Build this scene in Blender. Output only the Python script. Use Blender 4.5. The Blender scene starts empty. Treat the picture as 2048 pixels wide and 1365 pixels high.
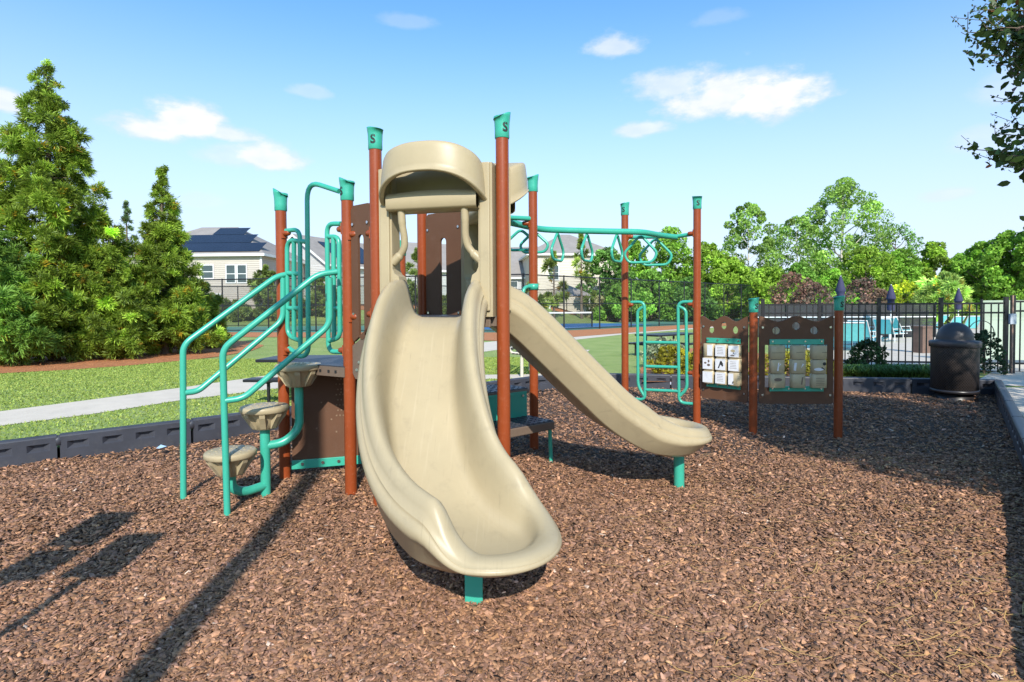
import bpy, bmesh, math, random
import numpy as np
from mathutils import Vector, Matrix
from mathutils.geometry import tessellate_polygon
random.seed(7); RNG = np.random.default_rng(11)
S = bpy.context.scene
COL = S.collection
rad = math.radians
# ------------------------------------------------------------------ camera
F = 1130.0            # focal length in pixels of the 2048 wide photograph
EYE = Vector((0, 0, 1.42)); PITCH = rad(1.4); ROLL = 0.006; SHIFT = -0.019
fw = Vector((0, math.cos(PITCH), -math.sin(PITCH)))
r0 = Vector((1, 0, 0)); u0 = Vector((0, math.sin(PITCH), math.cos(PITCH)))
rt = r0*math.cos(ROLL) - u0*math.sin(ROLL); up = u0*math.cos(ROLL) + r0*math.sin(ROLL)
cd = bpy.data.cameras.new('camera'); cam = bpy.data.objects.new('camera', cd); COL.objects.link(cam)
cam.matrix_world = Matrix(((rt.x, up.x, -fw.x, EYE.x), (rt.y, up.y, -fw.y, EYE.y), (rt.z, up.z, -fw.z, EYE.z), (0, 0, 0, 1)))
cd.sensor_width = 36.0; cd.lens = 36.0*F/2048; cd.shift_y = SHIFT
cd.clip_start = 0.05; cd.clip_end = 2000
S.camera = cam
# ------------------------------------------------------------------ world, sun, exposure
SUN_EL = rad(35); SUN_AZ = math.atan2(0.10, -1.0)     # towards the sun: behind the camera, a little to the right
S.view_settings.view_transform = 'Standard'; S.view_settings.look = 'None'
S.view_settings.exposure = 0.45; S.view_settings.gamma = 1.0; S.view_settings.use_curve_mapping = False
W = bpy.data.worlds.new('World'); S.world = W; W.use_nodes = True
def ray(px, py):
    d = rt*((px-1024)/F) + up*(-(py-(682.5+SHIFT*2048))/F) + fw
    return d
def hz(px, py, h):                 # point of the pixel's ray at height h
    d = ray(px, py); return EYE + d*((h-EYE.z)/d.z)
def dp(px, py, y):                 # point of the pixel's ray at distance y
    d = ray(px, py); return EYE + d*(y/d.y)
def pl(px, py, P, Q):              # point of the pixel's ray on the upright plane through P and Q
    d = ray(px, py); n = Vector((-(Q[1]-P[1]), Q[0]-P[0], 0))
    return EYE + d*(n.dot(Vector((P[0], P[1], 0))-EYE)/n.dot(d))

nt = W.node_tree; nt.nodes.clear()
def N(t, kind, **kw):
    n = t.nodes.new(kind)
    for k, v in kw.items(): setattr(n, k, v)
    return n
def lk(t, a, b): t.links.new(a, b)
def wmath(t, op, a, b=None, clamp=False):
    n = N(t, 'ShaderNodeMath', operation=op, use_clamp=clamp)
    for i, v in enumerate((a, b)):
        if v is None: continue
        if isinstance(v, (int, float)): n.inputs[i].default_value = v
        else: lk(t, v, n.inputs[i])
    return n.outputs[0]
sky = N(nt, 'ShaderNodeTexSky', sky_type='NISHITA'); sky.sun_disc = False
sky.sun_elevation = SUN_EL; sky.sun_rotation = SUN_AZ
sky.air_density = 1.0; sky.dust_density = 0.6; sky.ozone_density = 2.2; sky.altitude = 200
tc = N(nt, 'ShaderNodeTexCoord'); sep = N(nt, 'ShaderNodeSeparateXYZ'); lk(nt, tc.outputs['Generated'], sep.inputs[0])
az = wmath(nt, 'ARCTAN2', sep.outputs[0], sep.outputs[1]); el = wmath(nt, 'ARCSINE', sep.outputs[2])
comb = N(nt, 'ShaderNodeCombineXYZ'); lk(nt, az, comb.inputs[0]); lk(nt, el, comb.inputs[1])
nz = N(nt, 'ShaderNodeTexNoise'); nz.inputs['Scale'].default_value = 13; nz.inputs['Detail'].default_value = 9; nz.inputs['Roughness'].default_value = 0.60
mp = N(nt, 'ShaderNodeMapping'); mp.inputs['Scale'].default_value = (1, 1.9, 1); lk(nt, comb.outputs[0], mp.inputs[0]); lk(nt, mp.outputs[0], nz.inputs['Vector'])
wob = wmath(nt, 'MULTIPLY', wmath(nt, 'SUBTRACT', nz.outputs[0], 0.5), 2.1)
CLOUDS = [(300, 262, 95, 34, 1), (370, 250, 105, 46, 1.15), (450, 268, 80, 22, .85), (545, 322, 85, 36, .95), (450, 318, 90, 34, .5), (1340, 178, 100, 40, .75), (1430, 196, 130, 58, 1.0),
          (1540, 200, 125, 60, 1.2), (1500, 160, 70, 26, .6), (1225, 95, 70, 26, .75), (1285, 262, 60, 20, .75), (10, 205, 70, 34, .9), (5, 297, 40, 22, .8), (615, 185, 55, 16, .38),
          (1890, 392, 60, 16, .5), (2000, 190, 90, 40, .4), (1975, 285, 90, 40, .42), (820, 45, 60, 18, .25), (1440, 35, 60, 20, .2), (400, 405, 60, 20, .3), (2250, 120, 150, 60, 1), (-300, 150, 160, 60, 1), (2500, 260, 150, 50, 1)]
dens = None
for (px, py, hw, hh, k) in CLOUDS:
    d = ray(px, py).normalized(); a0 = math.atan2(d.x, d.y); e0 = math.asin(d.z)
    sa = hw/F*math.cos(a0)**2; se = hh/F*math.cos(a0)
    v = N(nt, 'ShaderNodeVectorMath', operation='SUBTRACT'); lk(nt, comb.outputs[0], v.inputs[0]); v.inputs[1].default_value = (a0, e0, 0)
    sx = N(nt, 'ShaderNodeSeparateXYZ'); lk(nt, v.outputs[0], sx.inputs[0]); cx_ = N(nt, 'ShaderNodeCombineXYZ'); lk(nt, sx.outputs[0], cx_.inputs[0]); lk(nt, wmath(nt, 'MAXIMUM', sx.outputs[1], wmath(nt, 'MULTIPLY', sx.outputs[1], -1.55)), cx_.inputs[1]); v = cx_
    s = N(nt, 'ShaderNodeVectorMath', operation='MULTIPLY'); lk(nt, v.outputs[0], s.inputs[0]); s.inputs[1].default_value = (1/sa, 1/se, 0)
    l = N(nt, 'ShaderNodeVectorMath', operation='LENGTH'); lk(nt, s.outputs[0], l.inputs[0])
    c = wmath(nt, 'ADD', wmath(nt, 'SUBTRACT', 1.0, l.outputs['Value']), wob)
    mr = N(nt, 'ShaderNodeMapRange', interpolation_type='SMOOTHSTEP'); lk(nt, c, mr.inputs['Value'])
    mr.inputs['From Min'].default_value = -0.10; mr.inputs['From Max'].default_value = 0.62; mr.inputs['To Max'].default_value = min(1, 0.92*k)
    dens = mr.outputs[0] if dens is None else wmath(nt, 'MAXIMUM', dens, mr.outputs[0])
# pale haze low over the horizon
hzr = N(nt, 'ShaderNodeMapRange', interpolation_type='SMOOTHSTEP'); lk(nt, el, hzr.inputs['Value'])
hzr.inputs['From Min'].default_value = -0.02; hzr.inputs['From Max'].default_value = 0.52; hzr.inputs['To Min'].default_value = 0.93; hzr.inputs['To Max'].default_value = 0.0
tint = N(nt, 'ShaderNodeMix', data_type='RGBA', blend_type='MULTIPLY'); tint.inputs['Factor'].default_value = 1
lk(nt, sky.outputs[0], tint.inputs['A']); tint.inputs['B'].default_value = (1.18, 1.82, 2.08, 1)
m1 = N(nt, 'ShaderNodeMix', data_type='RGBA'); lk(nt, hzr.outputs[0], m1.inputs['Factor']); lk(nt, tint.outputs['Result'], m1.inputs['A']); m1.inputs['B'].default_value = (6.2, 6.55, 8.0, 1)
m2 = N(nt, 'ShaderNodeMix', data_type='RGBA'); lk(nt, dens, m2.inputs['Factor']); lk(nt, m1.outputs['Result'], m2.inputs['A'])
nz2 = N(nt, 'ShaderNodeTexNoise'); nz2.inputs['Scale'].default_value = 24; nz2.inputs['Detail'].default_value = 5; lk(nt, mp.outputs[0], nz2.inputs['Vector'])
cr2 = N(nt, 'ShaderNodeMapRange'); lk(nt, wmath(nt, 'ADD', wmath(nt, 'MULTIPLY', nz2.outputs[0], .6), wmath(nt, 'MULTIPLY', dens, .4)), cr2.inputs['Value']); cr2.inputs['From Min'].default_value = .42; cr2.inputs['From Max'].default_value = .72
cc = N(nt, 'ShaderNodeMix', data_type='RGBA'); lk(nt, cr2.outputs[0], cc.inputs['Factor']); cc.inputs['A'].default_value = (6.1, 6.6, 7.8, 1); cc.inputs['B'].default_value = (7.7, 7.75, 7.9, 1); lk(nt, cc.outputs['Result'], m2.inputs['B'])
bg = N(nt, 'ShaderNodeBackground'); bg.inputs['Strength'].default_value = 0.10; lk(nt, m2.outputs['Result'], bg.inputs['Color'])
wo = N(nt, 'ShaderNodeOutputWorld'); lk(nt, bg.outputs[0], wo.inputs[0])
sd = bpy.data.lights.new('sun', 'SUN'); sd.energy = 4.3; sd.angle = rad(0.5); sd.color = (1.0, 0.95, 0.86)
sun = bpy.data.objects.new('sun', sd); COL.objects.link(sun)
to_sun = Vector((math.sin(SUN_AZ)*math.cos(SUN_EL), math.cos(SUN_AZ)*math.cos(SUN_EL), math.sin(SUN_EL)))
sun.rotation_euler = to_sun.to_track_quat('Z', 'Y').to_euler(); sun.location = (3, -20, 20)
S.render.engine = 'CYCLES'
S.cycles.max_bounces = 6; S.cycles.transparent_max_bounces = 24; S.cycles.use_denoising = True
S.cycles.caustics_reflective = False; S.cycles.caustics_refractive = False

# ------------------------------------------------------------------ materials
def mat(name, col, rough=0.5, var=0.0, vscale=8, bump=0.0, bscale=60, spec=0.5, metal=0.0, col2=None, coord='Object', stretch=None, attr=False, dirt=None):
    m = bpy.data.materials.new(name); m.use_nodes = True; t = m.node_tree
    b = t.nodes['Principled BSDF']; b.inputs['Roughness'].default_value = rough; b.inputs['Metallic'].default_value = metal
    b.inputs['Specular IOR Level'].default_value = spec
    c4 = (*col, 1); b.inputs['Base Color'].default_value = c4
    co = N(t, 'ShaderNodeTexCoord').outputs[coord]
    if stretch:
        mpn = N(t, 'ShaderNodeMapping'); mpn.inputs['Scale'].default_value = stretch; lk(t, co, mpn.inputs[0]); co = mpn.outputs[0]
    out = None
    if var or col2:
        n = N(t, 'ShaderNodeTexNoise'); n.inputs['Scale'].default_value = vscale; n.inputs['Detail'].default_value = 8; n.inputs['Roughness'].default_value = .65; lk(t, co, n.inputs['Vector'])
        mr = N(t, 'ShaderNodeMapRange'); lk(t, n.outputs[0], mr.inputs['Value']); mr.inputs['From Min'].default_value = .3; mr.inputs['From Max'].default_value = .7
        mx = N(t, 'ShaderNodeMix', data_type='RGBA'); lk(t, mr.outputs[0], mx.inputs['Factor'])
        mx.inputs['A'].default_value = tuple(c*(1-var) for c in col)+(1,)
        mx.inputs['B'].default_value = (*col2, 1) if col2 else tuple(min(1, c*(1+var)) for c in col)+(1,)
        out = mx.outputs['Result']
    if dirt:                           # scuffs and dirt with a shape of their own
        n = N(t, 'ShaderNodeTexNoise'); n.inputs['Scale'].default_value = dirt[1]; n.inputs['Detail'].default_value = 10; n.inputs['Roughness'].default_value = .7; lk(t, co, n.inputs['Vector'])
        mr = N(t, 'ShaderNodeMapRange'); lk(t, n.outputs[0], mr.inputs['Value']); mr.inputs['From Min'].default_value = .55; mr.inputs['From Max'].default_value = .75; mr.inputs['To Max'].default_value = dirt[2]
        mx = N(t, 'ShaderNodeMix', data_type='RGBA'); lk(t, mr.outputs[0], mx.inputs['Factor'])
        if out: lk(t, out, mx.inputs['A'])
        else: mx.inputs['A'].default_value = c4
        mx.inputs['B'].default_value = (*dirt[0], 1); out = mx.outputs['Result']
    if attr:
        a = N(t, 'ShaderNodeAttribute'); a.attribute_name = 'Col'
        mx = N(t, 'ShaderNodeMix', data_type='RGBA', blend_type='MULTIPLY'); mx.inputs['Factor'].default_value = 1
        if out: lk(t, out, mx.inputs['A'])
        else: mx.inputs['A'].default_value = c4
        lk(t, a.outputs['Color'], mx.inputs['B']); out = mx.outputs['Result']
    if out: lk(t, out, b.inputs['Base Color'])
    if bump:
        n = N(t, 'ShaderNodeTexNoise'); n.inputs['Scale'].default_value = bscale; n.inputs['Detail'].default_value = 6; lk(t, co, n.inputs['Vector'])
        bp = N(t, 'ShaderNodeBump'); bp.inputs['Strength'].default_value = bump; bp.inputs['Distance'].default_value = .02; lk(t, n.outputs[0], bp.inputs['Height']); lk(t, bp.outputs[0], b.inputs['Normal'])
    return m
def scratched(name, stretch):
    m = mat(name, (.40, .325, .20), .36, var=.07, vscale=2.2, bump=.06, bscale=400, spec=.35, dirt=((.29, .235, .15), 9, .5)); t = m.node_tree; b = t.nodes['Principled BSDF']
    src = b.inputs['Base Color'].links[0].from_socket; co = N(t, 'ShaderNodeTexCoord').outputs['Object']
    for st, lo, col, k in ((stretch, .60, (.48, .40, .265), .36), (tuple(q*2.3 for q in stretch), .63, (.27, .22, .14), .5)):
        mpn = N(t, 'ShaderNodeMapping'); mpn.inputs['Scale'].default_value = st; lk(t, co, mpn.inputs[0])
        n = N(t, 'ShaderNodeTexNoise'); n.inputs['Scale'].default_value = 1; n.inputs['Detail'].default_value = 7; lk(t, mpn.outputs[0], n.inputs['Vector'])
        mr = N(t, 'ShaderNodeMapRange'); lk(t, n.outputs[0], mr.inputs['Value']); mr.inputs['From Min'].default_value = lo; mr.inputs['From Max'].default_value = lo+.12; mr.inputs['To Max'].default_value = k
        mx = N(t, 'ShaderNodeMix', data_type='RGBA'); lk(t, mr.outputs[0], mx.inputs['Factor']); lk(t, src, mx.inputs['A']); mx.inputs['B'].default_value = (*col, 1); src = mx.outputs['Result']
    lk(t, src, b.inputs['Base Color']); return m
def leafmat(name, col, trans=0.35, rough=.55):
    m = bpy.data.materials.new(name); m.use_nodes = True; t = m.node_tree
    b = t.nodes['Principled BSDF']; b.inputs['Roughness'].default_value = rough; b.inputs['Specular IOR Level'].default_value = .3
    a = N(t, 'ShaderNodeAttribute'); a.attribute_name = 'Col'
    mx = N(t, 'ShaderNodeMix', data_type='RGBA', blend_type='MULTIPLY'); mx.inputs['Factor'].default_value = 1
    mx.inputs['A'].default_value = (*col, 1); lk(t, a.outputs['Color'], mx.inputs['B']); lk(t, mx.outputs['Result'], b.inputs['Base Color'])
    tr = N(t, 'ShaderNodeBsdfTranslucent'); lk(t, mx.outputs['Result'], tr.inputs['Color'])
    ms = N(t, 'ShaderNodeMixShader'); ms.inputs[0].default_value = trans
    lk(t, b.outputs[0], ms.inputs[1]); lk(t, tr.outputs[0], ms.inputs[2]); lk(t, ms.outputs[0], t.nodes['Material Output'].inputs[0])
    return m
def meshmat(name, col, alpha):        # fine wire or woven mesh too small to model: partly see-through
    m = bpy.data.materials.new(name); m.use_nodes = True; t = m.node_tree
    b = t.nodes['Principled BSDF']; b.inputs['Base Color'].default_value = (*col, 1); b.inputs['Roughness'].default_value = .6
    tr = N(t, 'ShaderNodeBsdfTransparent'); ms = N(t, 'ShaderNodeMixShader'); ms.inputs[0].default_value = alpha
    lk(t, tr.outputs[0], ms.inputs[1]); lk(t, b.outputs[0], ms.inputs[2]); lk(t, ms.outputs[0], t.nodes['Material Output'].inputs[0])
    return m
M = {}
M['post'] = mat('post_paint', (.265, .053, .014), .34, var=.12, vscale=3, spec=.38, dirt=((.36, .13, .07), 34, .6))
M['teal'] = mat('teal_paint', (.045, .375, .265), .3, var=.05, vscale=5, dirt=((.10, .36, .30), 25, .35))
M['tan'] = mat('tan_plastic', (.40, .325, .20), .38, var=.07, vscale=2.2, bump=.06, bscale=400, spec=.35, dirt=((.29, .235, .15), 9, .55))
M['chute_front'] = scratched('chute_plastic_front', (60, 2.2, 2.2)); M['chute_side'] = scratched('chute_plastic_side', (2.2, 60, 2.2))
M['brown'] = mat('brown_board', (.118, .056, .031), .6, spec=.3, var=.08, vscale=4, bump=.05, bscale=300, dirt=((.16, .10, .075), 12, .35))
M['brownmetal'] = mat('brown_metal', (.16, .115, .085), .4, var=.08, dirt=((.09, .07, .055), 20, .5))
M['deck'] = mat('deck_rubber', (.035, .037, .045), .45, var=.2, bump=.3, bscale=90)
M['bolt'] = mat('bolt_steel', (.6, .6, .6), .25, metal=1)
M['blackmark'] = mat('black_mark', (.018, .018, .018), .6, var=.1)
M['tile'] = mat('tile_plastic', (.47, .38, .23), .45, var=.08, vscale=9, dirt=((.25, .22, .14), 14, .5))
M['tilewhite'] = mat('tile_sticker', (.74, .74, .76), .5, var=.06, vscale=20, dirt=((.5, .52, .58), 16, .5))
M['borderpl'] = mat('border_plastic', (.048, .050, .062), .42, var=.15, vscale=6, dirt=((.10, .095, .09), 9, .6))
M['black'] = mat('black_coated_metal', (.012, .012, .015), .38, var=.1)
M['blackcan'] = mat('black_can_metal', (.022, .019, .020), .34, var=.1)
M['lid'] = mat('lid_plastic', (.042, .038, .042), .48, var=.1)
M['concrete'] = mat('concrete', (.60, .52, .42), .85, var=.08, vscale=3, bump=.1, bscale=80, coord='Object', dirt=((.47, .42, .36), 2.2, .4))
M['pooldeck'] = mat('pool_deck_concrete', (.54, .48, .40), .85, var=.08, vscale=2)
M['courtgreen'] = mat('court_green', (.10, .24, .17), .75, var=.06, vscale=.7)
M['courtblue'] = mat('court_blue', (.03, .16, .38), .75, var=.05, vscale=.7)
M['white'] = mat('white_paint', (.72, .72, .70), .5, var=.03)
M['straw'] = mat('pine_straw', (.36, .125, .042), .9, col2=(.55, .23, .09), vscale=22, bump=.8, bscale=60, coord='Object', stretch=(1, 2.2, 1))
M['strawdull'] = mat('brown_bed', (.20, .13, .085), .9, col2=(.29, .19, .12), vscale=18, bump=.8, bscale=50)
M['water'] = mat('pool_water', (.05, .46, .58), .08, var=.15, vscale=2, bump=.15, bscale=6)
M['glass'] = mat('window_glass', (.05, .075, .075), .08, var=.3, vscale=.6, spec=.8)
M['roof'] = mat('roof_shingle', (.26, .235, .215), .9, var=.12, vscale=1.2, bump=.3, bscale=14)
M['solar'] = mat('solar_panel', (.016, .020, .034), .25, var=.15, vscale=.6)
M['navy'] = mat('navy_canvas', (.035, .035, .085), .8, var=.1)
M['turq'] = mat('turquoise_sling', (.17, .66, .68), .6, var=.08)
M['cream'] = mat('cream_wall', (.62, .56, .46), .8, var=.04, vscale=.6)
M['bark'] = mat('bark', (.16, .12, .09), .9, var=.3, vscale=10, bump=.6, bscale=30)
M['birch'] = mat('birch_bark', (.55, .50, .44), .85, var=.25, vscale=4)
M['screen'] = meshmat('privacy_screen', (.42, .52, .40), .80)
M['windscreen'] = meshmat('wind_screen', (.016, .017, .020), .90)
M['chain'] = meshmat('chain_link', (.02, .024, .022), .22)
M['litter'] = mat('litter_blue', (.35, .5, .65), .5)
M['leg_tan'] = mat('bench_tan_leg', (.55, .50, .40), .5, var=.1)
def siding(name, col, pitch=.16):
    m = mat(name, col, .7, var=.03, vscale=.5); t = m.node_tree; b = t.nodes['Principled BSDF']
    co = N(t, 'ShaderNodeTexCoord'); w = N(t, 'ShaderNodeSeparateXYZ'); lk(t, co.outputs['Object'], w.inputs[0])
    fr = wmath(t, 'FRACT', wmath(t, 'DIVIDE', w.outputs[2], pitch)); bp = N(t, 'ShaderNodeBump'); bp.inputs['Strength'].default_value = 1; bp.inputs['Distance'].default_value = .05
    lk(t, fr, bp.inputs['Height']); lk(t, bp.outputs[0], b.inputs['Normal']); return m
M['siding1'] = siding('siding_beige', (.59, .53, .465)); M['siding2'] = siding('siding_white', (.66, .66, .65))
# perforated wall of the litter bin
def perforated():
    m = mat('can_perforated', (.022, .019, .020), .34, var=.1); t = m.node_tree; b = t.nodes['Principled BSDF']
    co = N(t, 'ShaderNodeTexCoord'); sp = N(t, 'ShaderNodeSeparateXYZ'); lk(t, co.outputs['Object'], sp.inputs[0])
    a = wmath(t, 'MULTIPLY', wmath(t, 'ARCTAN2', sp.outputs[0], sp.outputs[1]), 56/(2*math.pi)); z = wmath(t, 'MULTIPLY', sp.outputs[2], 24)
    fx = wmath(t, 'ABSOLUTE', wmath(t, 'SUBTRACT', wmath(t, 'FRACT', wmath(t, 'ADD', a, z)), .5)); fy = wmath(t, 'ABSOLUTE', wmath(t, 'SUBTRACT', wmath(t, 'FRACT', wmath(t, 'SUBTRACT', a, z)), .5))
    hole = wmath(t, 'LESS_THAN', wmath(t, 'MAXIMUM', fx, fy), .30)
    mx = N(t, 'ShaderNodeMix', data_type='RGBA'); lk(t, hole, mx.inputs['Factor']); mx.inputs['A'].default_value = (.046, .034, .030, 1); mx.inputs['B'].default_value = (.004, .004, .004, 1); lk(t, mx.outputs['Result'], b.inputs['Base Color'])
    bp = N(t, 'ShaderNodeBump'); bp.invert = True; bp.inputs['Strength'].default_value = 1; bp.inputs['Distance'].default_value = .01; lk(t, hole, bp.inputs['Height']); lk(t, bp.outputs[0], b.inputs['Normal'])
    return m
M['perf'] = perforated(); M['perf'].node_tree.nodes['Principled BSDF'].inputs['Roughness'].default_value = .55

# ------------------------------------------------------------------ mesh helpers
class MB:
    def __init__(s): s.v = []; s.f = []; s.m = []; s.sm = []
    def add(s, vs, fs, mi=0, smooth=False):
        o = len(s.v); s.v += [tuple(p) for p in vs]
        for f in fs: s.f.append([i+o for i in f]); s.m.append(mi); s.sm.append(smooth)
    def box(s, c, size, rz=0, mi=0, bev=0.0):
        x, y, z = (d/2 for d in size); cs, sn = math.cos(rz), math.sin(rz)
        if bev <= 0:
            pts = [(sx*x, sy*y, sz*z) for sz in (-1, 1) for sx, sy in ((-1, -1), (1, -1), (1, 1), (-1, 1))]
            fs = [(3, 2, 1, 0), (4, 5, 6, 7), (0, 1, 5, 4), (1, 2, 6, 5), (2, 3, 7, 6), (3, 0, 4, 7)]
        else:
            bm = bmesh.new(); bmesh.ops.create_cube(bm, size=1)
            bmesh.ops.scale(bm, vec=size, verts=bm.verts); bmesh.ops.bevel(bm, geom=bm.edges[:]+bm.verts[:], offset=bev, segments=2, affect='EDGES', profile=.6)
            bm.verts.index_update(); pts = [tuple(v.co) for v in bm.verts]; fs = [[v.index for v in f.verts] for f in bm.faces]; bm.free()
        s.add([(c[0]+p[0]*cs-p[1]*sn, c[1]+p[0]*sn+p[1]*cs, c[2]+p[2]) for p in pts], fs, mi)
    def tube(s, pts, r, n=12, mi=0, caps=True, closed=False):
        P = [Vector(p) for p in pts]; k = len(P); R = r if isinstance(r, (list, tuple)) else [r]*k
        T = []
        for i in range(k):
            a = P[(i-1) % k] if (closed or i > 0) else P[i]; b = P[(i+1) % k] if (closed or i < k-1) else P[i]
            d = b-a; T.append(d.normalized() if d.length > 1e-9 else Vector((0, 0, 1)))
        ref = Vector((0, 0, 1)) if abs(T[0].z) < .9 else Vector((1, 0, 0))
        nn = (ref - T[0]*ref.dot(T[0])).normalized(); vs = []
        for i in range(k):
            nn = (nn - T[i]*nn.dot(T[i])); nn = nn.normalized() if nn.length > 1e-6 else T[i].orthogonal().normalized()
            bb = T[i].cross(nn)
            for j in range(n):
                a = 2*math.pi*j/n; vs.append(P[i] + (nn*math.cos(a)+bb*math.sin(a))*R[i])
        fs = [(i*n+j, i*n+(j+1) % n, ((i+1) % k)*n+(j+1) % n, ((i+1) % k)*n+j) for i in range(k if closed else k-1) for j in range(n)]
        s.add(vs, fs, mi, True)
        if caps and not closed: s.add([vs[j] for j in range(n)], [list(range(n))[::-1]], mi); s.add(vs[-n:], [list(range(n))], mi)
    def lathe(s, prof, c=(0, 0, 0), n=24, mi=0, smooth=True):
        vs = []; k = len(prof)
        for (r, z) in prof:
            for j in range(n): a = 2*math.pi*j/n; vs.append((c[0]+r*math.cos(a), c[1]+r*math.sin(a), c[2]+z))
        s.add(vs, [(i*n+j, i*n+(j+1) % n, (i+1)*n+(j+1) % n, (i+1)*n+j) for i in range(k-1) for j in range(n)], mi, smooth)
    def prism(s, loops, frame, thick, mi=0):      # outline (with holes) in the plane of frame = (origin, u, v); n = u x v is the thickness
        o, u, v = (Vector(a) for a in frame); n = u.cross(v).normalized()
        tri = tessellate_polygon([[Vector((p[0], p[1], 0)) for p in l] for l in loops]); flat = [p for l in loops for p in l]
        A = [o+u*p[0]+v*p[1]+n*(thick/2) for p in flat]; B = [o+u*p[0]+v*p[1]-n*(thick/2) for p in flat]
        s.add(A, [list(t) for t in tri], mi); s.add(B, [list(t)[::-1] for t in tri], mi); b = 0
        for l in loops:
            k = len(l); s.add([A[b+i] for i in range(k)]+[B[b+i] for i in range(k)], [(i, (i+1) % k, (i+1) % k+k, i+k) for i in range(k)], mi); b += k
    def build(s, name, mats, parent=None, loc=None):
        me = bpy.data.meshes.new(name); vs = s.v
        if loc is not None: vs = [(p[0]-loc[0], p[1]-loc[1], p[2]-loc[2]) for p in vs]
        me.from_pydata(vs, [], s.f)
        for mm in (mats if isinstance(mats, (list, tuple)) else [mats]): me.materials.append(mm)
        me.polygons.foreach_set('material_index', s.m); me.polygons.foreach_set('use_smooth', s.sm)
        bm = bmesh.new(); bm.from_mesh(me); bmesh.ops.recalc_face_normals(bm, faces=bm.faces); bm.to_mesh(me); bm.free()
        o = bpy.data.objects.new(name, me); COL.objects.link(o)
        if parent is not None:
            o.parent = parent
            if loc is None: o.matrix_parent_inverse = Matrix.Translation(-world_loc(parent))
            else: o.location = Vector(loc)-world_loc(parent)
        elif loc is not None: o.location = loc
        return o
def world_loc(o):
    l = Vector(o.location)
    if o.parent is not None: l = l + o.matrix_parent_inverse.translation + world_loc(o.parent)
    return l
def fil(pts, r, n=6, closed=False):               # rounds the corners of a polyline
    P = [Vector(p) for p in pts]; k = len(P); out = []
    for i in range(k):
        if not closed and i in (0, k-1): out.append(P[i]); continue
        a, b, c = P[(i-1) % k], P[i], P[(i+1) % k]; d1, d2 = a-b, c-b; q = min(r, d1.length*.48, d2.length*.48)
        p0, p1 = b+d1.normalized()*q, b+d2.normalized()*q
        for j in range(n+1): t = j/n; out.append(p0*(1-t)**2 + b*2*t*(1-t) + p1*t*t)
    return out
def tag(o, label=None, cat=None, group=None, kind=None):
    if label: o['label'] = label
    if cat: o['category'] = cat
    if group: o['group'] = group
    if kind: o['kind'] = kind
    return o
def thing(name, label, cat, loc=(0, 0, 0), rz=0, group=None):
    o = bpy.data.objects.new(name, None); COL.objects.link(o); o.location = loc; o.rotation_euler = (0, 0, rz); o.empty_display_size = .1
    return tag(o, label, cat, group)
def copy_tree(o, parent=None):
    c = o.copy(); COL.objects.link(c)
    if parent is not None: c.parent = parent
    for ch in [x for x in bpy.data.objects if x.parent == o]: copy_tree(ch, c)
    return c
def np_obj(name, V, Fc, m, cols=None, parent=None, smooth=False):
    V = np.asarray(V, np.float32); Fc = np.asarray(Fc, np.int32); k = Fc.shape[1]
    me = bpy.data.meshes.new(name); me.vertices.add(len(V)); me.vertices.foreach_set('co', V.ravel())
    me.loops.add(Fc.size); me.loops.foreach_set('vertex_index', Fc.ravel()); me.polygons.add(len(Fc))
    me.polygons.foreach_set('loop_start', np.arange(0, Fc.size, k, dtype=np.int32)); me.polygons.foreach_set('loop_total', np.full(len(Fc), k, np.int32))
    if smooth: me.polygons.foreach_set('use_smooth', np.ones(len(Fc), bool))
    me.update(calc_edges=True); me.materials.append(m)
    if cols is not None:
        a = me.attributes.new('Col', 'FLOAT_COLOR', 'POINT'); c = np.ones((len(V), 4), np.float32); c[:, :3] = cols; a.data.foreach_set('color', c.ravel())
    o = bpy.data.objects.new(name, me); COL.objects.link(o)
    if parent is not None: o.parent = parent
    return o

# ------------------------------------------------------------------ ground, mulch, lawn, paths
G = 0.10                                            # lawn level; the mulch lies at 0
BORDER = [(-7.9, 2.2), (-4.75, 5.05), (-3.5, 6.12), (.35, 9.75), (1.55, 10.15), (7.72, 8.95), (4.63, 5.02), (-1.47, -2.65)]
def mh(x, y):
    return (.022*np.sin(1.7*x+.6*y)+.018*np.sin(2.3*y-1.1*x+1)+.010*np.sin(5.1*x+2)*np.cos(4.3*y)
            - .09*np.exp(-(((x+.0)/.6)**2+((y-2.45)/.5)**2)) - .05*np.exp(-(((x-1.75)/.5)**2+((y-4.65)/.4)**2)) + .05*np.exp(-(((x-.25)/.5)**2+((y-3.6)/.45)**2)) - .02)
gx, gy = np.meshgrid(np.linspace(-8.5, 8.5, 240), np.linspace(-3, 10.6, 200)); gz = mh(gx, gy)
V = np.stack([gx, gy, gz], -1).reshape(-1, 3); nx, ny = 240, 200
idx = (np.arange(ny-1)[:, None]*nx+np.arange(nx-1)[None]).ravel(); Fq = np.stack([idx, idx+1, idx+1+nx, idx+nx], -1)
M['mulchbase'] = mat('mulch_soil', (.085, .052, .036), .95, var=.5, vscale=45, bump=1, bscale=70)
tag(np_obj('ground_mulch_bed', V, Fq, M['mulchbase'], smooth=True), kind='structure')
def inside(px, py, poly):
    ins = np.zeros(len(px), bool); j = len(poly)-1
    for i in range(len(poly)):
        xi, yi = poly[i]; xj, yj = poly[j]
        c = ((yi > py) != (yj > py)) & (px < (xj-xi)*(py-yi)/((yj-yi) if yj != yi else 1e-9)+xi); ins ^= c; j = i
    return ins
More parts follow.
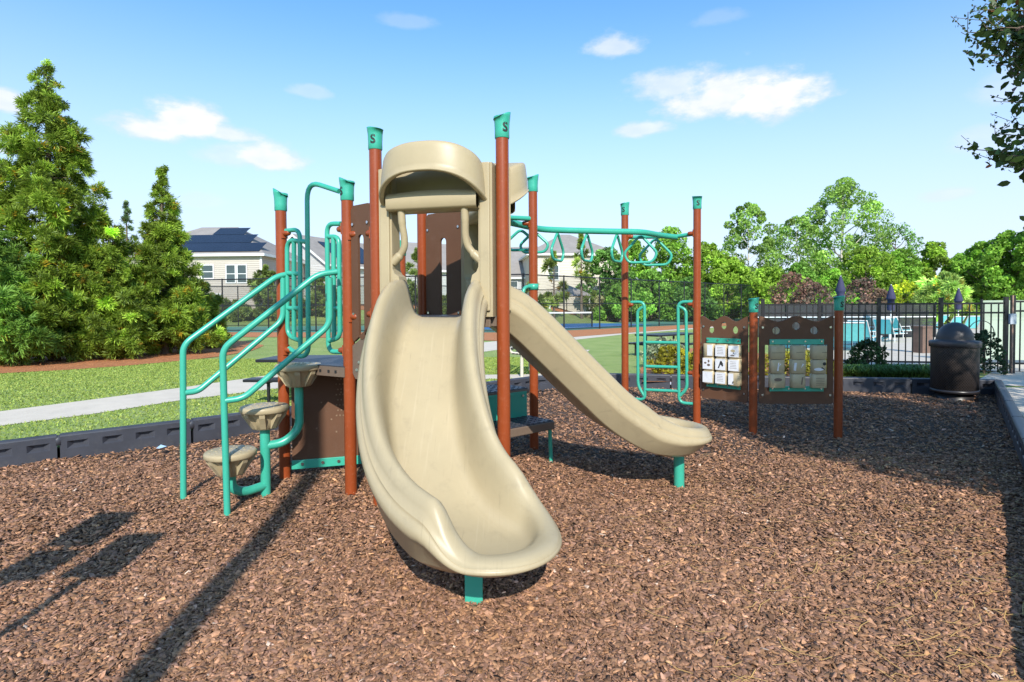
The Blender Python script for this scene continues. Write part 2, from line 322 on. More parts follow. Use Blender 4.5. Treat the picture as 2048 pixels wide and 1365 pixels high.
# bark chips, denser close to the viewer
def chips(n, y0, y1, smin, smax, outer=False):
    yy = y0+(y1-y0)*RNG.random(n); xx = (RNG.random(n)*2-1)*((.98*yy+.4) if not outer else 8.2)
    k = inside(xx, yy, BORDER) & ((np.abs(xx) > .98*yy+.4) if outer else True); xx, yy = xx[k], yy[k]; n = len(xx)
    L = smin+(smax-smin)*RNG.random(n)**1.7; Wd = L*(.22+.42*RNG.random(n)); H = L*(.05+.13*RNG.random(n))
    yaw = RNG.random(n)*6.283; pit = RNG.normal(0, .30, n); rol = RNG.normal(0, .40, n)
    base = np.array([(-.5, -.5, -.5), (.5, -.42, -.5), (.46, .5, -.5), (-.44, .42, -.5), (-.42, -.36, .5), (.4, -.3, .5), (.3, .38, .5), (-.36, .3, .5)])
    b = base[None]+RNG.normal(0, .15, (n, 8, 3)); b = b*np.stack([L, Wd, H], -1)[:, None, :]
    cp, sp_, cr, sr, cy, sy = np.cos(pit), np.sin(pit), np.cos(rol), np.sin(rol), np.cos(yaw), np.sin(yaw)
    x, y, z = b[..., 0], b[..., 1], b[..., 2]
    y, z = y*cr[:, None]-z*sr[:, None], y*sr[:, None]+z*cr[:, None]; x, z = x*cp[:, None]+z*sp_[:, None], -x*sp_[:, None]+z*cp[:, None]
    x, y = x*cy[:, None]-y*sy[:, None], x*sy[:, None]+y*cy[:, None]
    zc = mh(xx, yy)+.003+RNG.random(n)*.020+.006*np.sin(9*xx+4*yy)*np.sin(7*yy-5*xx)
    P = np.stack([x+xx[:, None], y+yy[:, None], z+zc[:, None]], -1).reshape(-1, 3)
    f = np.array([(4, 5, 6, 7), (0, 1, 5, 4), (1, 2, 6, 5), (2, 3, 7, 6), (3, 0, 4, 7)])
    Fc = (np.arange(n)[:, None, None]*8+f[None]).reshape(-1, 4)
    v = np.exp(RNG.normal(-.03, .31, n)); hue = RNG.random(n)
    c = np.stack([v*(.92+.26*hue), v*(.90+.20*hue), v*(.85+.22*RNG.random(n))], -1)
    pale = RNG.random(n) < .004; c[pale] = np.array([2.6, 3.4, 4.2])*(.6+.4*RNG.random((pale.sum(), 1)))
    return P, Fc, np.repeat(c, 8, 0)
parts = [chips(190000, 1.5, 3.2, .007, .042), chips(130000, 3.2, 5.4, .010, .042), chips(80000, 5.4, 10.4, .016, .050), chips(190000, -.5, 7.5, .014, .052, True)]
off = 0; PV, PF, PC = [], [], []
for P, Fc, c in parts: PV.append(P); PF.append(Fc+off); PC.append(c); off += len(P)
M['chip'] = mat('bark_chip', (.285, .160, .098), .85, var=.35, vscale=70, attr=True, spec=.25)
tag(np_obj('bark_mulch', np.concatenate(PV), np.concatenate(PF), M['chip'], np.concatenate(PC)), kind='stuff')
# dry pine needles strewn on the mulch at the right
n = 420; yy = 1.7+4.2*RNG.random(n); xx = yy*(.12+.8*RNG.random(n)**.6); keep = inside(xx, yy, BORDER); xx, yy = xx[keep], yy[keep]; mb_v, mb_f = [], []
for x, y in zip(xx, yy):
    a = RNG.normal(.1, .6); L = .06+.10*RNG.random(); bend = RNG.normal(0, .02); o = len(mb_v); z = float(mh(x, y))+.03
    for t, lat in ((-.5, 0), (0, bend), (.5, 0)):
        for s_ in (-1, 1):
            mb_v.append((x+math.cos(a)*L*t-math.sin(a)*(lat+s_*.0019), y+math.sin(a)*L*t+math.cos(a)*(lat+s_*.0019), z+.008*abs(t)))
    mb_f += [(o, o+2, o+3, o+1), (o+2, o+4, o+5, o+3)]
M['needle'] = mat('dry_needle', (.62, .37, .12), .7, var=.2)
tag(np_obj('dry_pine_needles', mb_v, mb_f, M['needle']), kind='stuff')
# lawn sheet with a hole for the mulch bed
M['lawn'] = mat('lawn', (.215, .315, .065), .9, col2=(.36, .42, .13), vscale=1.3, bump=1.0, bscale=130, coord='Object', dirt=((.18, .275, .05), 22, .6))
def sheet(name, loops, z, m, kind='structure'):
    mb = MB(); tri = tessellate_polygon([[Vector((p[0], p[1], 0)) for p in l] for l in loops]); flat = [(p[0], p[1], z) for l in loops for p in l]
    mb.add(flat, [list(t) for t in tri]); o = mb.build(name, m)
    me = o.data; me.update()
    if len(me.polygons) and sum(p.normal.z*p.area for p in me.polygons) < 0: me.flip_normals()
    return tag(o, kind=kind)
sheet('ground_lawn', [[(-500, -120), (500, -120), (500, 900), (-500, 900)], BORDER], G, M['lawn'])
def strip(pairs, z, name, m):                    # near/far pixel pairs along a path
    a = [hz(*p[0], z) for p in pairs]; b = [hz(*p[1], z) for p in pairs]
    return sheet(name, [[(p.x, p.y) for p in a]+[(p.x, p.y) for p in reversed(b)]], z, m)
strip([((-700, 965), (-700, 900)), ((-200, 884), (-200, 845)), ((0, 852), (0, 823)), ((180, 829), (180, 800)), ((360, 801), (360, 776)), ((557, 777), (557, 748)), ((700, 768), (700, 745)), ((950, 759), (950, 750)), ((1060, 757), (1060, 749)), ((1110, 752), (1110, 745)), ((1180, 700), (1150, 700))], G+.006, 'path_walkway', M['concrete'])
strip([((900, 716), (900, 693)), ((960, 705), (960, 686)), ((1050, 692), (1050, 677)), ((1150, 680), (1150, 667)), ((1250, 669), (1250, 660)), ((1340, 662), (1340, 655)), ((1440, 655), (1440, 650))], G+.006, 'path_by_courts', M['concrete'])
# grass blades of the closer lawn
def blades(n, reg, hmin, hmax, col, name, wid=.006, z0=G):
    x0, x1, y0, y1 = reg; xx = x0+(x1-x0)*RNG.random(n); yy = y0+(y1-y0)*RNG.random(n)**.8*1.0
    k = (~inside(xx, yy, BORDER)) & (np.abs(xx) < .93*yy); xx, yy = xx[k], yy[k]
    for poly in NOGRASS:
        k = ~inside(xx, yy, poly); xx, yy = xx[k], yy[k]
    n = len(xx); a = RNG.random(n)*6.283; H = hmin+(hmax-hmin)*RNG.random(n); lean = RNG.normal(0, .6, (n, 2))*H[:, None]
    w = wid*(.7+.6*RNG.random(n))*(1+yy*.12)
    P = np.stack([np.stack([xx-np.cos(a)*w, yy-np.sin(a)*w, np.full(n, z0)], -1), np.stack([xx+np.cos(a)*w, yy+np.sin(a)*w, np.full(n, z0)], -1),
                  np.stack([xx+lean[:, 0], yy+lean[:, 1], z0+H], -1)], 1).reshape(-1, 3)
    v = np.exp(RNG.normal(0, .15, n)); dry = (RNG.random(n) < .16)[:, None]
    c = v[:, None]*np.where(dry, np.array([[1.45, 1.2, 1.3]]), np.array([[1., 1., 1.]]))
    return tag(np_obj(name, P, np.arange(len(P)).reshape(-1, 3), leafmat(name+'_mat', col, .3), np.repeat(c, 3, 0)), kind='stuff')
def polyfrom(pix, z): return [(hz(*p, z).x, hz(*p, z).y) for p in pix]
NOGRASS = [[(p.x, p.y) for p in ([hz(*a, G) for a in ((-700, 965), (-200, 884), (0, 852), (180, 829), (360, 801), (557, 777), (700, 768), (950, 759), (1060, 757), (1110, 752))]+[hz(*a, G) for a in ((1110, 745), (1060, 749), (950, 750), (700, 745), (557, 748), (360, 776), (180, 800), (0, 823), (-200, 845), (-700, 900))])]]
bedL = polyfrom([(-500, 775), (-150, 757), (0, 748), (120, 742), (250, 733), (370, 722), (440, 714), (505, 702), (528, 692), (500, 684), (430, 680), (300, 676), (0, 676), (-500, 690)], G)
bedR = polyfrom([(1285, 765), (1400, 765), (1530, 764), (1690, 763), (1690, 735), (1560, 712), (1440, 700), (1360, 697), (1300, 712), (1280, 740)], G)
bedP = polyfrom([(1690, 764), (1800, 766), (1930, 766), (1962, 757), (1935, 745), (1850, 742), (1690, 738)], G)
NOGRASS += [bedL, bedR, bedP]
sheet('ground_pine_straw_left', [bedL], G+.012, M['straw']); sheet('ground_pine_straw_flowerbed', [bedR], G+.012, M['straw']); sheet('ground_bed_by_pool', [bedP], G+.012, M['strawdull'])
blades(130000, (-11, 1.0, 4.8, 15), .010, .028, (.31, .40, .085), 'grass_blades')
# needles loose over the straw bed by the conifers
n = 9000; xx = -14+11*RNG.random(n); yy = 7.5+9*RNG.random(n); k = inside(xx, yy, bedL); xx, yy = xx[k], yy[k]; n = len(xx); a = RNG.random(n)*6.283; L = .06+.09*RNG.random(n); w = .004
dx, dy = np.cos(a)*L, np.sin(a)*L; zz = G+.015+.05*RNG.random(n)
P = np.stack([np.stack([xx-dx+dy*w/L, yy-dy-dx*w/L, zz], -1), np.stack([xx-dx-dy*w/L, yy-dy+dx*w/L, zz], -1), np.stack([xx+dx, yy+dy, zz+.03*RNG.random(n)], -1)], 1).reshape(-1, 3)
c = np.repeat(np.exp(RNG.normal(0, .35, n))[:, None]*np.ones(3), 3, 0)
tag(np_obj('pine_straw_needles', P, np.arange(len(P)).reshape(-1, 3), mat('straw_needle', (.50, .19, .065), .8, attr=True), c), kind='stuff')

# ------------------------------------------------------------------ border timbers round the mulch
TIM_LABELS = {}
def timber(p, q, label):
    p, q = Vector((*p, 0)), Vector((*q, 0)); L = (q-p).length; d = (q-p)/L; rz = math.atan2(d.y, d.x); mid = (p+q)/2
    o = thing('border_timber', label, 'border timber', (mid.x, mid.y, 0), rz, 'black plastic timbers edging the mulch')
    H, T = .235, .10; mb = MB(); hl = L/2-.012
    # front and back walls with four pyramid recesses, rounded top
    xs = [-hl]; n = 4; wv = .17; step = 2*hl/n
    for i in range(n): c = -hl+step*(i+.5); xs += [c-wv/2, c+wv/2]
    xs += [hl]; z0, z1, z2, z3 = -.12, .095, .165, H-.02
    for sy in (-1, 1):
        y = sy*T/2; yi = sy*(T/2-.04)
        for i in range(len(xs)-1):
            a, b = xs[i], xs[i+1]
            if i % 2 == 0: mb.add([(a, y, z0), (b, y, z0), (b, y, z3), (a, y, z3)], [(0, 1, 2, 3)])
            else:
                mb.add([(a, y, z0), (b, y, z0), (b, y, z1), (a, y, z1)], [(0, 1, 2, 3)]); mb.add([(a, y, z2), (b, y, z2), (b, y, z3), (a, y, z3)], [(0, 1, 2, 3)])
                c = [(a, y, z1), (b, y, z1), (b, y, z2), (a, y, z2)]; e = [(a+.05, yi, z1+.03), (b-.05, yi, z1+.03), (b-.05, yi, z2-.008), (a+.05, yi, z2-.008)]
                mb.add(c+e, [(0, 1, 5, 4), (1, 2, 6, 5), (2, 3, 7, 6), (3, 0, 4, 7), (4, 5, 6, 7)])
    top = [(-T/2, z3), (-T/2+.006, H-.006), (-T/2+.02, H), (T/2-.02, H), (T/2-.006, H-.006), (T/2, z3)]
    vs = [(x, a, b) for x in (-hl, hl) for a, b in top]; k = len(top); mb.add(vs, [(i, i+1, i+1+k, i+k) for i in range(k-1)], 0, True)
    for x in (-hl, hl): mb.add([(x, -T/2, z0), (x, T/2, z0)]+[(x, a, b) for a, b in reversed(top)], [list(range(k+2))])
    b = mb.build('timber_body', M['borderpl']); b.parent = o
    mb = MB(); mb.lathe([(.0, H-.10), (.055, H-.10), (.055, H-.04), (.04, H-.015), (0, H-.01)], (hl+.012, 0, 0), 14); j = mb.build('joint_knuckle', M['borderpl']); j.parent = o
def run(p, q, n, fn):
    for i in range(n):
        a = (p[0]+(q[0]-p[0])*i/n, p[1]+(q[1]-p[1])*i/n); b = (p[0]+(q[0]-p[0])*(i+1)/n, p[1]+(q[1]-p[1])*(i+1)/n); timber(a, b, fn(i))
ORD = ['first', 'second', 'third', 'fourth', 'fifth', 'sixth', 'seventh', 'eighth', 'ninth']
run((-6.0, 3.92), (-4.36, 5.39), 2, lambda i: ['black border timber just outside the left edge of the photo', 'black border timber cut by the left edge of the photo beside the lawn'][i])
run((-4.36, 5.39), (-3.5, 6.12), 1, lambda i: 'black border timber with a pale drip mark, left of the green handrail foot')
run((-3.5, 6.12), (.35, 9.75), 5, lambda i: ['black border timber behind the two green handrail feet', 'black border timber behind the lowest tan stepping pod', 'black border timber behind the brown panel under the low deck', 'black border timber behind the front slide', 'black border timber beside the steel bench'][i])
run((.35, 9.75), (1.55, 10.15), 1, lambda i: 'black border timber at the far bend behind the side slide')
run((1.55, 10.15), (7.72, 8.95), 5, lambda i: ['black border timber behind the post with the green ladder', 'black border timber in front of the flower bed', 'black border timber behind the two tile panels', 'pale worn border timber right of the last short post', 'shaded black border timber behind the litter bin'][i])
run((7.72, 8.95), (1.43, 1.0), 8, lambda i: f"grey topped border timber along the right edge, {ORD[i]} from the litter bin corner")

# ------------------------------------------------------------------ the play structure
PS = thing('play_structure', 'tan, brown and green playground climber with two slides standing on bark mulch', 'play structure', (-.3, 4.6, 0))
A = Vector((-.06, 3.87, 0)); C = Vector((-.975, 4.09, 0)); K = Vector((-.375, 4.76, 0)); B = Vector((-1.245, 4.31, 0)); I = Vector((-1.925, 4.74, 0))
H = Vector((-.80, 5.08, 0)); X = Vector((-1.14, 5.85, 0)); Gp = Vector((.218, 5.72, 0)); J = Vector((1.44, 7.2, 0)); D = Vector((2.22, 6.78, 0)); E = Vector((2.685, 6.28, 0)); Fp = Vector((3.60, 6.22, 0))
PR = .0445
def smark(size):
    cu = bpy.data.curves.new('mark', 'FONT'); cu.body = 'S'; cu.size = size; cu.offset = size*.03; cu.align_x = 'CENTER'; cu.resolution_u = 3
    o = bpy.data.objects.new('mark', cu); COL.objects.link(o); bpy.context.view_layer.update()
    me = o.to_mesh(); vs = [tuple(v.co) for v in me.vertices]; fs = [list(p.vertices) for p in me.polygons]; o.to_mesh_clear(); bpy.data.objects.remove(o); bpy.data.curves.remove(cu)
    return vs, fs
SV, SF = smark(.085)
def post(p, h, cap_dir=0.0, s_dir=None, slant=.05, clamps=()):
    mb = MB(); mb.lathe([(PR, -.25), (PR, h)], (p.x, p.y, 0), 24); mb.add([(p.x+PR*math.cos(a), p.y+PR*math.sin(a), h) for a in np.linspace(0, 2*math.pi, 24, False)], [list(range(24))])
    o = mb.build('upright_post', M['post'], PS, (p.x, p.y, 0))
    mb = MB(); n = 24; prof = [(.047, -.005), (.0505, 0), (.0505, .05), (.0525, .10), (.0575, .14)]; vs = []
    for r, z in prof: vs += [(p.x+r*math.cos(2*math.pi*j/n), p.y+r*math.sin(2*math.pi*j/n), h-.012+z) for j in range(n)]
    rr = .060
    for r2, dz in ((rr, 0), (rr-.006, .004), (rr-.012, -.004), (0.0, -.05)):
        vs += [(p.x+r2*math.cos(2*math.pi*j/n), p.y+r2*math.sin(2*math.pi*j/n), h+.135+dz+slant*.5*(r2/rr)*math.cos(2*math.pi*j/n-cap_dir)) for j in range(n)]
    k = len(vs)//n; mb.add(vs, [(i*n+j, i*n+(j+1) % n, (i+1)*n+(j+1) % n, (i+1)*n+j) for i in range(k-1) for j in range(n)], 0, True)
    if s_dir is not None:
        a0 = s_dir; r = .0535
        mb.add([(p.x+(r+.0002)*math.cos(a0+x/r), p.y+(r+.0002)*math.sin(a0+x/r), h+.022+y) for x, y, z in SV], SF, 1)
    mb.build('post_cap', [M['teal'], M['blackmark']], o, (p.x, p.y, h))
    for (z, a) in clamps:
        mb = MB(); d = Vector((math.cos(a), math.sin(a), 0)); c = Vector((p.x, p.y, z))
        vs = [(c.x+q*math.cos(a+t), c.y+q*math.sin(a+t), z+h_) for q in (PR-.002, PR+.009) for h_ in (-.042, .042) for t in np.linspace(-.62, .62, 7)]
        mb.add(vs, [(14+i, 15+i, 22+i, 21+i) for i in range(6)]+[(i, i+1, 15+i, 14+i) for i in range(6)]+[(7+i, 21+i, 22+i, 8+i) for i in range(6)]+[(0, 14, 21, 7), (6, 13, 27, 20)])
        mb.tube([c+d*PR, c+d*(PR+.034), c+d*(PR+.058), c+d*(PR+.066)], [.024, .025, .021, .010], 14); mb.build('post_clamp', M['post'], o, tuple(c))
    return o
fr = -math.pi/2
BC = math.atan2(C.y-B.y, C.x-B.x); BI = math.atan2(I.y-B.y, I.x-B.x)
post(A, 2.585, .3, fr+.45, .055); post(C, 2.575, math.pi*.8, fr-.1, .02, [(1.97, BC+math.pi), (1.38, BC+math.pi)])
post(B, 2.255, math.pi*.9, fr-.75, .055, [(1.98, BC), (1.36, BC), (2.03, BI), (1.10, BI)]); post(I, 2.255, math.pi, None, .075, [(2.05, BI+math.pi), (1.08, BI+math.pi)])
post(H, 2.3, 0, None, .04, [(2.0, 0), (1.3, 0)]); post(K, 2.4, 0, None, .04, [(1.5, 0)]); post(X, 1.98, 0, None, .04); post(Gp, 2.60, .2, None, .05, [(2.27, math.pi)])
JD = math.atan2(D.y-J.y, D.x-J.x)
post(J, 2.60, 0, fr-.55, .02, [(2.31, JD), (1.45, JD)]); post(D, 2.60, math.pi/2, fr-.1, .02, [(2.30, JD+math.pi), (1.45, JD+math.pi), (.62, JD+math.pi)]); post(E, 1.37, 0, fr+.25, .02); post(Fp, 1.385, 0, fr+.1, .02)

# decks
def plate(name, poly, z, th, m, parent=PS, holes=()):
    mb = MB(); c = sum((Vector((p[0], p[1], 0)) for p in poly), Vector())/len(poly); P = [(p[0]-c.x, p[1]-c.y) for p in poly]
    mb.prism([P], ((c.x, c.y, z-th/2), (1, 0, 0), (0, 1, 0)), th, 0)
    mb.prism([[(a*1.0, b*1.0) for a, b in P]], ((c.x, c.y, z+.004), (1, 0, 0), (0, 1, 0)), .008, 1)
    for (x, y, zz, rz) in holes: mb.box((x, y, zz), (.022, .006, .022), rz, 2)
    return mb.build(name, [m, M['deck'], M['blackmark']], parent)
plate('upper_deck', [(C.x, C.y), (A.x, A.y), (K.x, K.y), (H.x, H.y), (B.x+.35, B.y+.35)], 1.355, .06, M['brownmetal'])
ib = (B-I).normalized(); nrm = Vector((-ib.y, ib.x, 0)); nrm = nrm if nrm.y < 0 else -nrm
lip = []
for t in (.30, .42, .54, .66, .78, .88): q = I+(B-I)*t+nrm*.0500; lip.append((q.x, q.y, .937, math.atan2(ib.y, ib.x)))
lowdeck = plate('lower_deck', [(I.x+nrm.x*.05, I.y+nrm.y*.05), (B.x+nrm.x*.05, B.y+nrm.y*.05), (H.x, H.y), (X.x, X.y)], .975, .075, M['brownmetal'], PS, lip)
# edge lip of the upper deck beside post A
ca = (A-C).normalized(); nca = Vector((ca.y, -ca.x, 0)); nca = nca if nca.y < 0 else -nca
mb = MB(); q = A-ca*.16+nca*.03; mb.box((q.x, q.y, 1.33), (.16, .02, .085), math.atan2(ca.y, ca.x), 0, .006)
for t in (-.05, .03): w_ = q+ca*t+nca*.011; mb.box((w_.x, w_.y, 1.325), (.03, .006, .018), math.atan2(ca.y, ca.x), 1)
mb.build('deck_lip', [M['brownmetal'], M['blackmark']], PS)

# slotted barrier panels
def vframe(P, Q, z=0): u = (Q-P).normalized(); return (Vector((P.x, P.y, z)), u, Vector((0, 0, 1)))
def slotpts(cx, z0, z1, w, n=8):
    r = w/2; out = [(cx+r*math.cos(a), z1-r+r*math.sin(a)) for a in np.linspace(0, math.pi, n)] + [(cx+r*math.cos(a), z0+r+r*math.sin(a)) for a in np.linspace(math.pi, 2*math.pi, n)]
    return out
def slotpanel(P, Q, z0a, z0b, z1, nm='slotted_panel', z1b=None):
    L = (Q-P).length; a, b = .055, L-.055; mb = MB(); z1b = z1b or z1
    ol = [(a, z0a+.03), (a+.02, z0a), (b-.02, z0b), (b, z0b+.03), (b, z1b-.03), (b-.03, z1b), (a+.03, z1), (a, z1-.03)]
    mb.prism([ol, slotpts((a+b)/2, max(z0a, 1.08)+.02, z1-.22, min(.07, (b-a)*.3))], vframe(P, Q), .02)
    o = mb.build(nm, M['brown'], PS); n = Vector((-(Q-P).y, (Q-P).x, 0)).normalized(); n = n if n.y < 0 else -n; u = (Q-P).normalized()
    for t in (a+.03, b-.03):
        for z in (z1-.14, 1.38): c = P+u*t+n*.012; mb = MB(); mb.tube([(c.x, c.y, z), (c.x+n.x*.008, c.y+n.y*.008, z)], .011, 10); mb.build('panel_bolt', M['bolt'], o)
    return o
slotpanel(B, C, 1.17, 1.30, 2.19)
Lbc = (C-B).length; mb = MB(); mb.prism([[(.05, 1.14), (.05, .93), (.085, .89), (.12, .89), (Lbc-.05, 1.05), (Lbc-.05, 1.27)]], vframe(B, C), .012)
sp_ = mb.build('side_plate', M['brownmetal'], PS)
for t_, z_ in ((.10, .96), (.13, 1.02)): q = B+(C-B).normalized()*t_; mb = MB(); mb.tube([(q.x, q.y-.004, z_), (q.x, q.y-.016, z_)], .012, 8); mb.build('plate_bolt', M['bolt'], sp_)
slotpanel(H, K, 1.10, 1.10, 2.25)
# panel under the low deck, with the green bottom rail
mb = MB(); L = (B-I).length; fo = nrm*-.06
L = (H-I).length; ib = (H-I).normalized(); nrm = Vector((ib.y, -ib.x, 0)); nrm = nrm if nrm.y < 0 else -nrm; fo = Vector((0, 0, 0)); ol = [(.06, .10), (L-.03, .10), (L-.03, .90), (.06, .90)]
holes = []
for r_ in range(9):
    for c_ in range(4): holes.append((.36*L+.028*c_+.012*(r_ % 2), .50+.045*r_))
for q in ((.30, .62), (.38, .47), (.46, .70), (.52, .58), (.42, .36), (.55, .30), (.26, .40)): holes.append(q)
mb.prism([ol], vframe(I+fo, H+fo), .02)
for x, z in holes: c = I+fo+ib*x+nrm*.0112; mb.box((c.x, c.y, z), (.013, .004, .013), math.atan2(ib.y, ib.x), 1)
o = mb.build('under_deck_panel', [M['brown'], M['strawdull']], PS)
mb = MB(); c = I+fo+ib*(L/2+.01)+nrm*.02; mb.box((c.x, c.y, .105), (L-.09, .018, .075), math.atan2(ib.y, ib.x), 0, .004)
rl = mb.build('bottom_rail', M['teal'], o)
for t in (.12, .26, .37, .60, .85): mb = MB(); w_ = I+fo+ib*(L*t)+nrm*.031; mb.tube([(w_.x, w_.y, .11), (w_.x+nrm.x*.01, w_.y+nrm.y*.01, .11)], .013, 10); mb.build('rail_bolt', M['bolt'], rl)

# slide chutes
def bez(P, t): a, b, c, d = P; return a*(1-t)**3+b*3*t*(1-t)**2+c*3*t*t*(1-t)+d*t**3
RIM = [(.0, .66), (.008, .80), (.024, .93), (.046, 1.0), (.070, .99), (.092, .91), (.108, .78), (.120, .58), (.134, .32), (.152, .13), (.180, .035), (.225, .0), (9, 0)]
def rimz(d):
    for (a, za), (b, zb) in zip(RIM, RIM[1:]):
        if d <= b: return za+(zb-za)*(d-a)/(b-a)
    return 0
OUT = [(.004, -.055), (-.004, -.068), (.010, -.078), (.026, -.095), (.030, -.125), (.022, -.15), (.0, -.165)]     # the second lobe below the rim
def chute(name, plan, prof, w_of, hr_of, thick=.05, nr=70, lobe=lambda u: 1.0, m_=None):
    # plan: four bezier points in the ground plane; prof: [(distance, height)]
    ts = np.linspace(0, 1, 400); pts = [bez(plan, t) for t in ts]; cum = [0]
    for a, b in zip(pts, pts[1:]): cum.append(cum[-1]+(b-a).length)
    Ltot = cum[-1]
    px_, pz_ = zip(*prof)
    def zat(s):
        # smooth monotone profile (cosine blended)
        for i in range(len(px_)-1):
            if s <= px_[i+1]:
                return pz_[i]+(pz_[i+1]-pz_[i])*(s-px_[i])/(px_[i+1]-px_[i])
        return pz_[-1]
    def zs(s): return sum(zat(min(max(s+o, 0), Ltot)) for o in (-.10, -.066, -.033, 0, .033, .066, .10))/7
    w0 = w_of(1.0); ss = list(np.linspace(0, Ltot-w0, nr-26))+[Ltot-w0*(1-math.sin(a)) for a in np.linspace(0, math.pi/2, 27)[1:]]
    nb = 17; vs = []; ring = 0
    fr_ = [0, .22]+list(np.linspace(.36, 1, nb+1))
    for s in ss:
        s = min(s, Ltot-1e-4); t = float(np.interp(s, cum, ts)); c = bez(plan, t); c2 = bez(plan, min(1, t+.004)); c1 = bez(plan, max(0, t-.004))
        td = (c2-c1).normalized(); sd_ = Vector((-td.y, td.x, 0)); dz = (zs(min(s+.01, Ltot))-zs(max(s-.01, 0)))/.02
        T3 = (td+Vector((0, 0, dz))).normalized(); Nn = sd_.cross(T3); Nn = Nn if Nn.z > 0 else -Nn
        base = Vector((c.x, c.y, zs(s))); u = s/Ltot; w = w_of(u); ell = Ltot-s; ko = lobe(u); thick = .05
        if ell < w0: be = math.sqrt(max(0, w0*w0-(w0-ell)**2)); be = be if ell > 2e-4 else 0.0
        else: be = w
        row = []
        for sg in (-1, 1):
            half = []; hr = hr_of(u, sg)
            for f_ in fr_:
                b = be*f_; d = (w0-math.hypot(max(0, w0-ell), b)) if ell < w0 else w-b
                half.append(base+sd_*(sg*b)+Nn*(rimz(max(0, d))*hr))
            no = (sd_*(sg*be)+T3*(w0-ell))/w0 if ell < w0 else sd_*sg
            edge = base+sd_*(sg*be)
            for (o_, z_) in OUT: half.append(edge+no*o_*ko+Nn*(.66*hr+(z_+.055)*ko))
            iw = .05+.15*(1-ko); half.append(edge-no*min(iw*.55, .8*w0)+Nn*(.66*hr-.05-.03*ko-(.66*hr-.05+thick)*(.25+.5*ko))); half.append(edge-no*min(iw, .9*w0) +Nn*-thick); half.append(base+Nn*-thick if ell >= w0 else base-T3*max(0, iw-ell)+Nn*-thick)
            row.append(half)
        left, right = row
        vs += list(reversed(left))+right[1:]; ring = len(left)*2-1
    fs = [(i*ring+j, i*ring+j+1, (i+1)*ring+j+1, (i+1)*ring+j) for i in range(len(ss)-1) for j in range(ring-1)]
    mb = MB(); fs = [f for f in fs]+[(i*ring, (i+1)*ring, (i+1)*ring+ring-1, i*ring+ring-1) for i in range(len(ss)-1)]
    mb.add(vs, fs, 0, True); mb.f.append(list(range(ring))); mb.m.append(0); mb.sm.append(False)
    o = mb.build(name, m_, PS); bm = bmesh.new(); bm.from_mesh(o.data); bmesh.ops.remove_doubles(bm, verts=bm.verts, dist=.0008); bmesh.ops.recalc_face_normals(bm, faces=bm.faces); bm.to_mesh(o.data); bm.free()
    return o
def sm(t): t = min(1, max(0, t)); return t*t*(3-2*t)
mid1 = (A+C)/2; n1 = nca
P0 = mid1+n1*(-.05)
plan1 = (P0, Vector((-.625, 3.38, 0)), Vector((-.54, 2.83, 0)), Vector((.165, 2.41, 0)))
slide1 = chute('slide', plan1, [(0, 1.365), (.14, 1.345), (.26, 1.27), (1.02, .52), (1.26, .38), (1.52, .315), (2.2, .31)], lambda u: .345, lambda u, g: .075+.195*(1-sm((u-.68)/.30)) if g > 0 else .075+.20*(1-sm((u-.77)/.125)), lobe=lambda u: .25+.75*(1-sm((u-.74)/.16)), m_=M['chute_front'])
mb = MB(); q = hz(948, 1213, -.05); mb.box((q.x, q.y, .05), (.088, .05, .45), .05, 0, .006)
mb.build('slide_leg', M['teal'], slide1)
ak = (K-A).normalized(); n2 = Vector((ak.y, -ak.x, 0)); n2 = n2 if n2.x > 0 else -n2
mid2 = A+ak*.47; P0 = mid2+n2*(-.05); Pe = Vector((1.60, 4.66, 0))
plan2 = (P0, P0+(Pe-P0)*.33+Vector((0, .03, 0)), P0+(Pe-P0)*.66+Vector((0, .02, 0)), Pe)
slide2 = chute('slide', plan2, [(0, 1.365), (.12, 1.345), (.24, 1.26), (.98, .54), (1.25, .37), (1.50, .295), (2.2, .285)], lambda u: .335 if u < .6 else .335-.03*min(1, (u-.6)/.3), lambda u, g: .26 if u < .6 else .26-.10*min(1, (u-.6)/.35), lobe=lambda u: 1 if u < .7 else max(.45, 1-.55*((u-.7)/.25)), m_=M['chute_side'])
mb = MB(); q = hz(1358, 962, -.02); mb.tube([(q.x, q.y, -.2), (q.x, q.y, .27)], .043, 16); mb.build('slide_leg', M['teal'], slide2)

